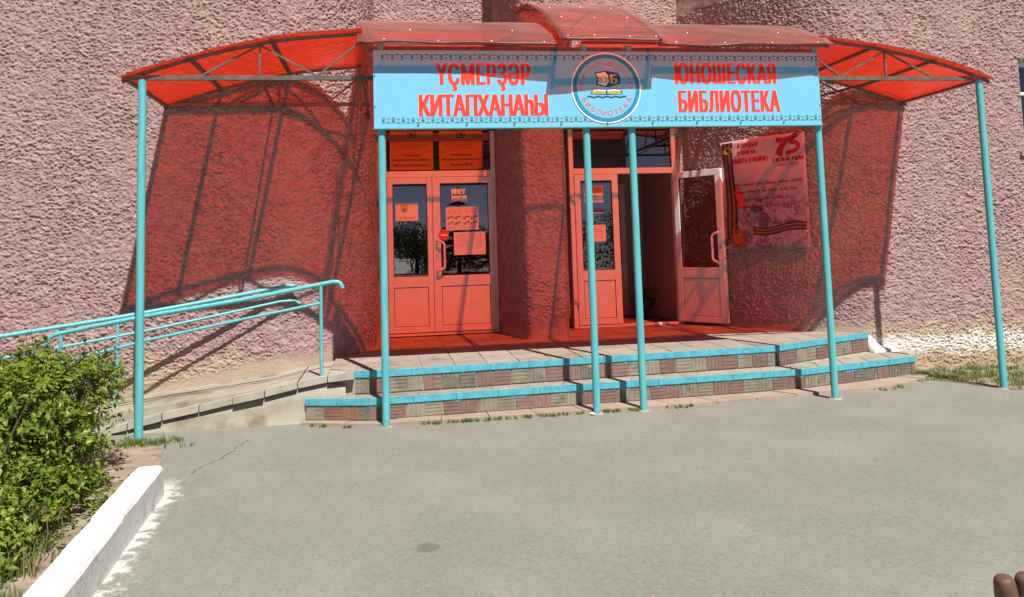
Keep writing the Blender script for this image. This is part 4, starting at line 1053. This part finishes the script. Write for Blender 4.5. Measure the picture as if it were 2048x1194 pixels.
for k in range(20):
    a = math.pi / 2 + k * math.pi / 10; r = (.15, .085)[k % 2]; star.append((.21 + r * math.cos(a) * 1.0, .10 + r * math.sin(a) * .80))
pshape(star, 'ribbon', 2.2, 'order_star'); pshape([(.21 + .062 * math.cos(a), .10 + .05 * math.sin(a)) for a in np.linspace(0, 6.2, 20)], 'signred', 2.6, 'order_star'); pshape([(.21 + .03 * math.cos(a), .10 + .024 * math.sin(a)) for a in np.linspace(0, 6.2, 16)], 'plaque', 3.0, 'order_star')
pshape([(.16, .40), (.24, .37), (.30, .42), (.29, .50), (.25, .56), (.18, .58), (.155, .5)], 'signred', 1.2)
pshape([(.05, .895), (.10, .88), (.19, .89), (.17, .935), (.11, .945), (.06, .92)], 'yellow', 2.2)
pshape([(.36, .35), (.42, .32), (.52, .34), (.50, .38), (.43, .40), (.36, .39)], 'dusk', 1.1); pshape([(.45, .20), (.56, .18), (.58, .28), (.54, .33), (.47, .31), (.44, .25)], 'dusk', 1.1); pshape([(.42, .43), (.5, .41), (.52, .44), (.46, .46)], 'dusk', 1.1)
mb = MB()
for k in range(4): word_bars(mb, .20, (.97, .92, .80, .92)[k], .575 - k * .068, .024, bp(1.8), rn)
tag(mb.out('fine_print', 'deepred', post), kind='stuff')
ptext('Нина Зимина', .60, .93, .215, .245, 'ink', .001)
for u, v in ((.02, .985), (.98, .985), (.02, .015), (.98, .015), (.5, .99)):
    q = pp_(u, v, 3); MB().tube([q, q + Vector((.02, .03, 0))], .009, 8).out('grommet', 'screw', post)

# ================================================================== KERB, SHRUB, WEEDS
def kerb(p0, p1, label, h):
    p0 = np.array(p0); p1 = np.array(p1); t = (p1 - p0) / np.linalg.norm(p1 - p0); nl = np.array((-t[1], t[0]))   # nl: to the left side of travel
    n = 26; prof = [(0, -.05), (.0, h - .03), (.012, h - .010), (.03, h), (.15, h), (.168, h - .010), (.175, h - .03), (.175, -.05)]
    V = []; F = []
    for i in range(n + 1):
        c = p0 + (p1 - p0) * i / n; e = .015 if i in (0, n) else 0
        for k, (o, z) in enumerate(prof):
            wob = .0014 * math.sin(i * .5 + k) + .0012 * math.sin(i * .23 + k * 2) if 0 < k < 7 else 0
            q = c + nl * (o + wob); V.append((q[0], q[1], z - (e * .8 if 1 <= k <= 6 else 0) + wob * .6))
    m = len(prof)
    for i in range(n):
        for k in range(m - 1): F.append((i * m + k, (i + 1) * m + k, (i + 1) * m + k + 1, i * m + k + 1))
    F.append(tuple(range(m))); F.append(tuple(n * m + k for k in range(m - 1, -1, -1)))
    o = mesh('kerb_stone', V, F, 'whitewash', None, False, base=(float(p0[0]), float(p0[1]), 0))
    return tag(o, label, 'kerb', 'whitewashed kerb stones')
kerb((-1.335, -5.55 + .0), (-1.41, -4.42), 'nearer whitewashed concrete kerb stone beside the asphalt', .205)
kerb((-1.413, -4.412), (-1.478, -3.29), 'farther whitewashed concrete kerb stone ending below the shrub', .215)
kerb((-1.26, -6.7), (-1.333, -5.556), 'whitewashed kerb stone at the bottom edge of the picture', .205)

shrub = empty('leafy_shrub', (-2.75, -3.2, 0), 'dense green leafy shrub growing behind the white kerb', 'shrub')
ell = [(-2.62, -2.85, .58, .76, .62, .40), (-2.75, -3.5, .55, .78, .70, .44), (-2.9, -4.2, .45, .72, .6, .42), (-3.5, -3.2, .62, .8, .9, .42), (-2.35, -3.25, .42, .46, .5, .30), (-3.3, -2.5, .5, .8, .6, .42), (-2.75, -3.3, .30, .62, .8, .28), (-2.9, -4.7, .32, .66, .5, .30), (-2.45, -2.75, .66, .55, .5, .30), (-2.4, -3.85, .22, .5, .45, .24), (-2.35, -4.5, .16, .5, .5, .20), (-2.45, -3.2, .3, .5, .6, .3), (-2.15, -3.7, .14, .3, .6, .16), (-2.2, -4.4, .12, .35, .6, .16)]
rs = np.random.default_rng(5); fol = MB(); twg = MB()
def surf_pt():
    while True:
        x, y, z, a, b, c = ell[rs.integers(len(ell))]
        d = rs.normal(size=3); d /= np.linalg.norm(d)
        rad = 1 - abs(rs.normal()) * .22
        lump = .84 + .26 * math.sin(d[0] * 5 + x * 3) * math.sin(d[1] * 6 + y) + .08 * math.sin(d[2] * 9 + d[0] * 7)
        q = np.array((x + a * d[0] * rad * lump, y + b * d[1] * rad * lump, z + c * d[2] * rad * lump))
        if q[2] < .04: continue
        if d[2] < -.1 and rs.random() < .7: continue
        return q, d
NL = 0
while NL < 38000:
    q, d = surf_pt()
    dirn = Vector(d) * .8 + Vector((rs.normal() * .5, rs.normal() * .5, .45 + rs.normal() * .35)); dirn.normalize()
    # a short shoot with alternate leaves
    Ls = rs.uniform(.06, .15) * (2.1 if rs.random() < .12 else 1); nl = int(rs.integers(5, 9)); P = [Vector(q) + dirn * (Ls * k / 3) for k in range(4)]
    if rs.random() < .35: twg.tube([P[0] - dirn * .06, P[3]], [.0028, .0012], 4, False)
    for k in range(nl):
        p = Vector(q) + dirn * (Ls * (k + .5) / nl)
        side = dirn.orthogonal(); side.rotate(Matrix.Rotation(k * 2.4 + rs.random(), 3, dirn))
        ld = (side * .9 + dirn * .45 + Vector((0, 0, -.15))).normalized(); up = (Vector((0, 0, 1)) * .8 + Vector(d) * .5 + Vector(rs.normal(size=3)) * .35).normalized()
        L = rs.uniform(.026, .072); leaf_quad(fol, p, ld, up, L, L * .55); NL += 1
tag(fol.out('foliage', 'leaf', shrub), kind='stuff'); tag(twg.out('twigs', 'twig', shrub), kind='stuff')
for k in range(14):
    bx, by = -2.7 + random.uniform(-.45, .5), -3.3 + random.uniform(-.8, .7); P = [Vector((bx, by, 0))]
    dx, dy = random.uniform(-.5, .6), random.uniform(-.5, .5)
    for j in range(1, 6): t = j / 5; P.append(Vector((bx + dx * t * .8 + random.uniform(-.02, .02), by + dy * t * .8, .75 * t)))
    MB().tube(P, [.012 - .0017 * j for j in range(6)], 6).out('stem', 'twig', shrub, True)

def tuft(mb, x, y, n, h, spread, z=0, wd=.006):
    for k in range(n):
        a = random.uniform(0, 6.28); r = random.uniform(0, spread); L = h * random.uniform(.5, 1.2); lean = random.uniform(.1, .9)
        b = Vector((x + r * math.cos(a), y + r * math.sin(a), z)); a2 = random.uniform(0, 6.28); d = Vector((math.cos(a2), math.sin(a2), 0)); s = Vector((-d.y, d.x, 0)) * wd / 2
        m1 = b + d * L * lean * .3 + Vector((0, 0, L * .6)); e = b + d * L * lean + Vector((0, 0, L * (1 - lean * .45)))
        mb.add([b - s, b + s, m1 + s * .8, m1 - s * .8, e], [(0, 1, 2, 3), (3, 2, 4)])
def stuff(name, mb, mat, label, cat): return tag(mb.out(name, mat), label, cat, None, 'stuff')
g = MB()
for k in range(700):
    x = random.uniform(5.95, 8.6); ymin = float(np.interp(x, [5.95, 6.2, 6.45, 7.2, 10], [-.6, -.95, -1.6, -2.05, -2.5])); y = random.uniform(ymin, -.1)
    if y > -.28 and random.random() < .6: continue
    tuft(g, x, y, 16, .055, .07, .01, .005)
stuff('verge_grass', g, 'grass', 'short green grass on the verge below the right wall', 'grass')
g = MB()
for (x0, x1, n) in ((.35, 1.9, 46), (-.75, -.3, 9), (2.05, 2.5, 16), (2.75, 3.1, 7), (5.2, 6.1, 8)):
    for k in range(n):
        x = random.uniform(x0, x1); y = float(np.interp(x, [p[0] for p in PLN], [p[1] for p in PLN])) - random.uniform(.005, .06)
        tuft(g, x, y, 9, .042, .035, 0, .008)
for k in range(90): tuft(g, random.gauss(-2.1, .17), random.gauss(-1.62, .10), 8, .05, .04, .005, .006)
stuff('crack_weeds', g, 'grass', 'low weeds sprouting where the asphalt meets the porch', 'weeds')
g = MB()
for k in range(80): tuft(g, random.uniform(-2.25, -1.66), random.uniform(-5.6, -4.1), 8, .15, .06, .005, .009)
stuff('bed_weeds', g, 'grass', 'long grass and weeds behind the kerb at lower left', 'weeds')
g = MB()
for k in range(14): tuft(g, random.uniform(-2.2, -1.66), random.uniform(-5.2, -4.2), 6, .2, .05, .005, .005)
stuff('dry_stalks', g, 'dry', 'straw-coloured dry stalks behind the kerb at lower left', 'weeds')
# small leafy seedling by the kerb
sd = empty('kerb_seedling', (-1.72, -3.78, 0), 'small bright green seedling leaning on the kerb below the shrub', 'plant'); f2 = MB()
for k in range(150):
    p = Vector((-1.74, -3.78, .0)) + Vector((random.gauss(0, .05), random.gauss(0, .16), random.uniform(.02, .17))); a = random.uniform(0, 6.28)
    leaf_quad(f2, p, (math.cos(a), math.sin(a), random.uniform(.1, .6)), (0, 0, 1), random.uniform(.03, .05), .022)
f2.out('foliage', 'leaf', sd)
for k in range(4): MB().tube([(-1.74, -3.86 + k * .05, 0), (-1.73, -3.9 + k * .07, .14)], .003, 5).out('stem', 'twig', sd)
def flower(x, y, h, label):
    e = empty('seed_head', (x, y, 0), label, 'flower', 'faded flower heads behind the kerb')
    MB().tube([(x, y, 0), (x + .02, y - .01, h * .6), (x + .01, y - .02, h)], .003, 5).out('stem', 'dry', e)
    m = MB()
    for k in range(26):
        a = random.uniform(0, 6.28); el = random.uniform(-.3, 1.5); d = (math.cos(a) * math.cos(el), math.sin(a) * math.cos(el), math.sin(el)); leaf_quad(m, (x + .01, y - .02, h), d, (0, 0, 1), .024, .012)
    m.out('petals', 'dry', e)
flower(-2.02, -4.75, .30, 'pale dried flower head nearest the left edge'); flower(-1.80, -4.45, .28, 'left one of two whitish flower heads by the kerb'); flower(-1.74, -4.40, .26, 'right one of two whitish flower heads by the kerb')
# crack in the asphalt and bits of litter
cr = MB(); P = [(-1.42, -2.75)]
while P[-1][1] < -1.75: P.append((P[-1][0] + random.uniform(-.02, .05), P[-1][1] + random.uniform(.03, .07)))
for k in range(len(P) - 1):
    wd = random.uniform(.0012, .0035); (x0, y0), (x1, y1) = P[k], P[k + 1]; cr.add([(x0 - wd, y0, .003), (x0 + wd, y0, .003), (x1 + wd, y1, .003), (x1 - wd, y1, .003)], [(0, 1, 2, 3)])
cr.out('asphalt_crack', 'crack')['kind'] = 'structure'
def litter(x, y, s, z=.0):
    m = MB(); V = []
    for k in range(7): a = k * .9; V.append((x + s * math.cos(a) * random.uniform(.5, 1), y + s * math.sin(a) * random.uniform(.4, .9), z + .003 + random.uniform(0, s * .4)))
    V.append((x, y, z + s * .7)); m.add(V, [(k, (k + 1) % 7, 7) for k in range(7)])
    return m
tag(litter(1.98, -1.53, .045).out('litter_scrap', 'white_plastic', None), 'crumpled white scrap at the foot of the third turquoise post', 'litter')
pb = MB()
for k in range(420):
    x, y = random.uniform(-1.3, 7), random.uniform(-6, -1.5); s = random.uniform(.003, .009)
    pb.add([(x - s, y, .001), (x, y - s * .8, .001), (x + s, y, .001), (x, y + s * .8, .001), (x, y, s * .8)], [(0, 1, 4), (1, 2, 4), (2, 3, 4), (3, 0, 4)])
stuff('loose_grit', pb, 'plinth', 'scattered grit and pebbles on the asphalt', 'gravel')

# ================================================================== TREES BEHIND THE VIEWER (mirrored in the door glass)
def tree(x, y, h, r, kind, label):
    e = empty('conifer_tree' if kind else 'broadleaf_tree', (x, y, 0), label, 'tree', 'trees mirrored in the door glass')
    MB().tube([(x, y, -.1), (x + .05, y, h * .5), (x, y, h * .97)], [.16, .10, .02], 8).out('trunk', 'bark', e, True)
    m = MB(); n = 4200; rt = np.random.default_rng(int(abs(x * 17 + h * 31)) + 1)
    blobs = [(rt.uniform(-.6, .6) * r, rt.uniform(-.6, .6) * r, h * rt.uniform(.2, .85), r * rt.uniform(.35, .6)) for _ in range(9)]
    for k in range(n):
        if kind:
            t = rt.random() ** .8; lay = round(t * 11) / 11; a = rt.uniform(0, 6.28); rad = (1 - lay) * r * rt.random() ** .5; px = Vector((x + rad * math.cos(a), y + rad * math.sin(a), h * (.1 + .9 * lay) - rad * .35))
            leaf_quad(m, px, (math.cos(a), math.sin(a), -.3), (0, 0, 1), .42, .2)
        else:
            bx, by, bz, br = blobs[rt.integers(9)]; d = rt.normal(size=3); d /= np.linalg.norm(d); q = Vector((x + bx, y + by, bz)) + Vector(d) * br * rt.random() ** .35
            leaf_quad(m, q, Vector(rt.normal(size=3)), Vector(rt.normal(size=3)), .2, .13)
    tag(m.out('crown', 'needle' if kind else 'treeleaf', e), kind='stuff')
tree(4.6, -40, 5.6, 1.9, 1, 'dark conifer mirrored in the glass of the left entrance door')
for x, y, h, r, lab in ((-1.5, -42, 3.4, 2.6, 'leftmost broadleaf tree mirrored in the left door glass'), (2.0, -44, 3.0, 2.5, 'broadleaf tree mirrored left of the conifer'), (7.5, -43, 3.2, 2.4, 'broadleaf tree mirrored right of the conifer'), (12.5, -45, 3.0, 2.6, 'low broadleaf tree mirrored in the right doorway glass'), (17.5, -44, 3.6, 2.8, 'rounded broadleaf tree far right of the mirrored row'), (-6.5, -43, 4.2, 3.0, 'tall broadleaf tree far left of the mirrored row')):
    tree(x, y, h, r, 0, lab)

# ================================================================== FINGERS OF THE PHOTOGRAPHER
def at_pix(px, py, dist):
    d = F_ + R_ * ((px - 1024) / 1647.38) - U_ * ((py - 345.16) / 1647.38); return CAMP + d * dist
hand_c = at_pix(2023, 1176, .80)
per = empty('person', hand_c - Vector((0, 0, .25)), 'raised bare hand of a person, two fingertips showing at lower right', 'person')
bx_ = R_.normalized(); by_ = U_.normalized(); bz_ = -F_.normalized()
hl = lambda x, y, z: hand_c + bx_ * x + by_ * y + bz_ * z
verts = []; edges = []; rad = []
def chain(pts, rr, root=None):
    prev = root
    for p_, r_ in zip(pts, rr):
        verts.append(tuple(hl(*p_) - ORG[per])); rad.append(r_)
        if prev is not None: edges.append((prev, len(verts) - 1))
        prev = len(verts) - 1
    return prev
chain([(.035, -.24, -.03), (.03, -.14, -.015), (.022, -.10, -.008), (.015, -.062, 0)], [.030, .023, .028, .026]); palm = 3; wrist = 1
for pts, rr in (([(.000, -.034, 0), (-.005, -.012, .002), (-.0095, .008, .004), (-.0105, .0145, .004)], [.013, .0115, .0105, .0085]),
                ([(.016, -.032, 0), (.014, -.010, .003), (.0125, .010, .004), (.0115, .0165, .004)], [.0135, .0125, .0118, .0095]),
                ([(.033, -.036, 0), (.034, -.018, .003), (.034, -.004, .002), (.034, .003, .001)], [.0125, .0115, .0100, .0080]),
                ([(.050, -.046, 0), (.053, -.032, .003), (.054, -.022, .002), (.055, -.016, .0)], [.0085, .0072, .0065, .0052]),
                ([(-.016, -.088, .012), (-.030, -.068, .018), (-.036, -.050, .018), (-.038, -.040, .016)], [.012, .0105, .009, .007])):
    chain(pts, rr, palm)
me = bpy.data.meshes.new('hand'); me.from_pydata(verts, edges, []); ho = bpy.data.objects.new('hand', me); COL.objects.link(ho); ho.parent = per
me.materials.append(MAT['skin'])
sk = ho.modifiers.new('skin', 'SKIN'); sk.use_smooth_shade = True
for i, v in enumerate(me.skin_vertices[0].data): v.radius = (rad[i], rad[i]); v.use_root = (i == 0)
ho.modifiers.new('sub', 'SUBSURF').levels = 2; ho.modifiers['sub'].render_levels = 2
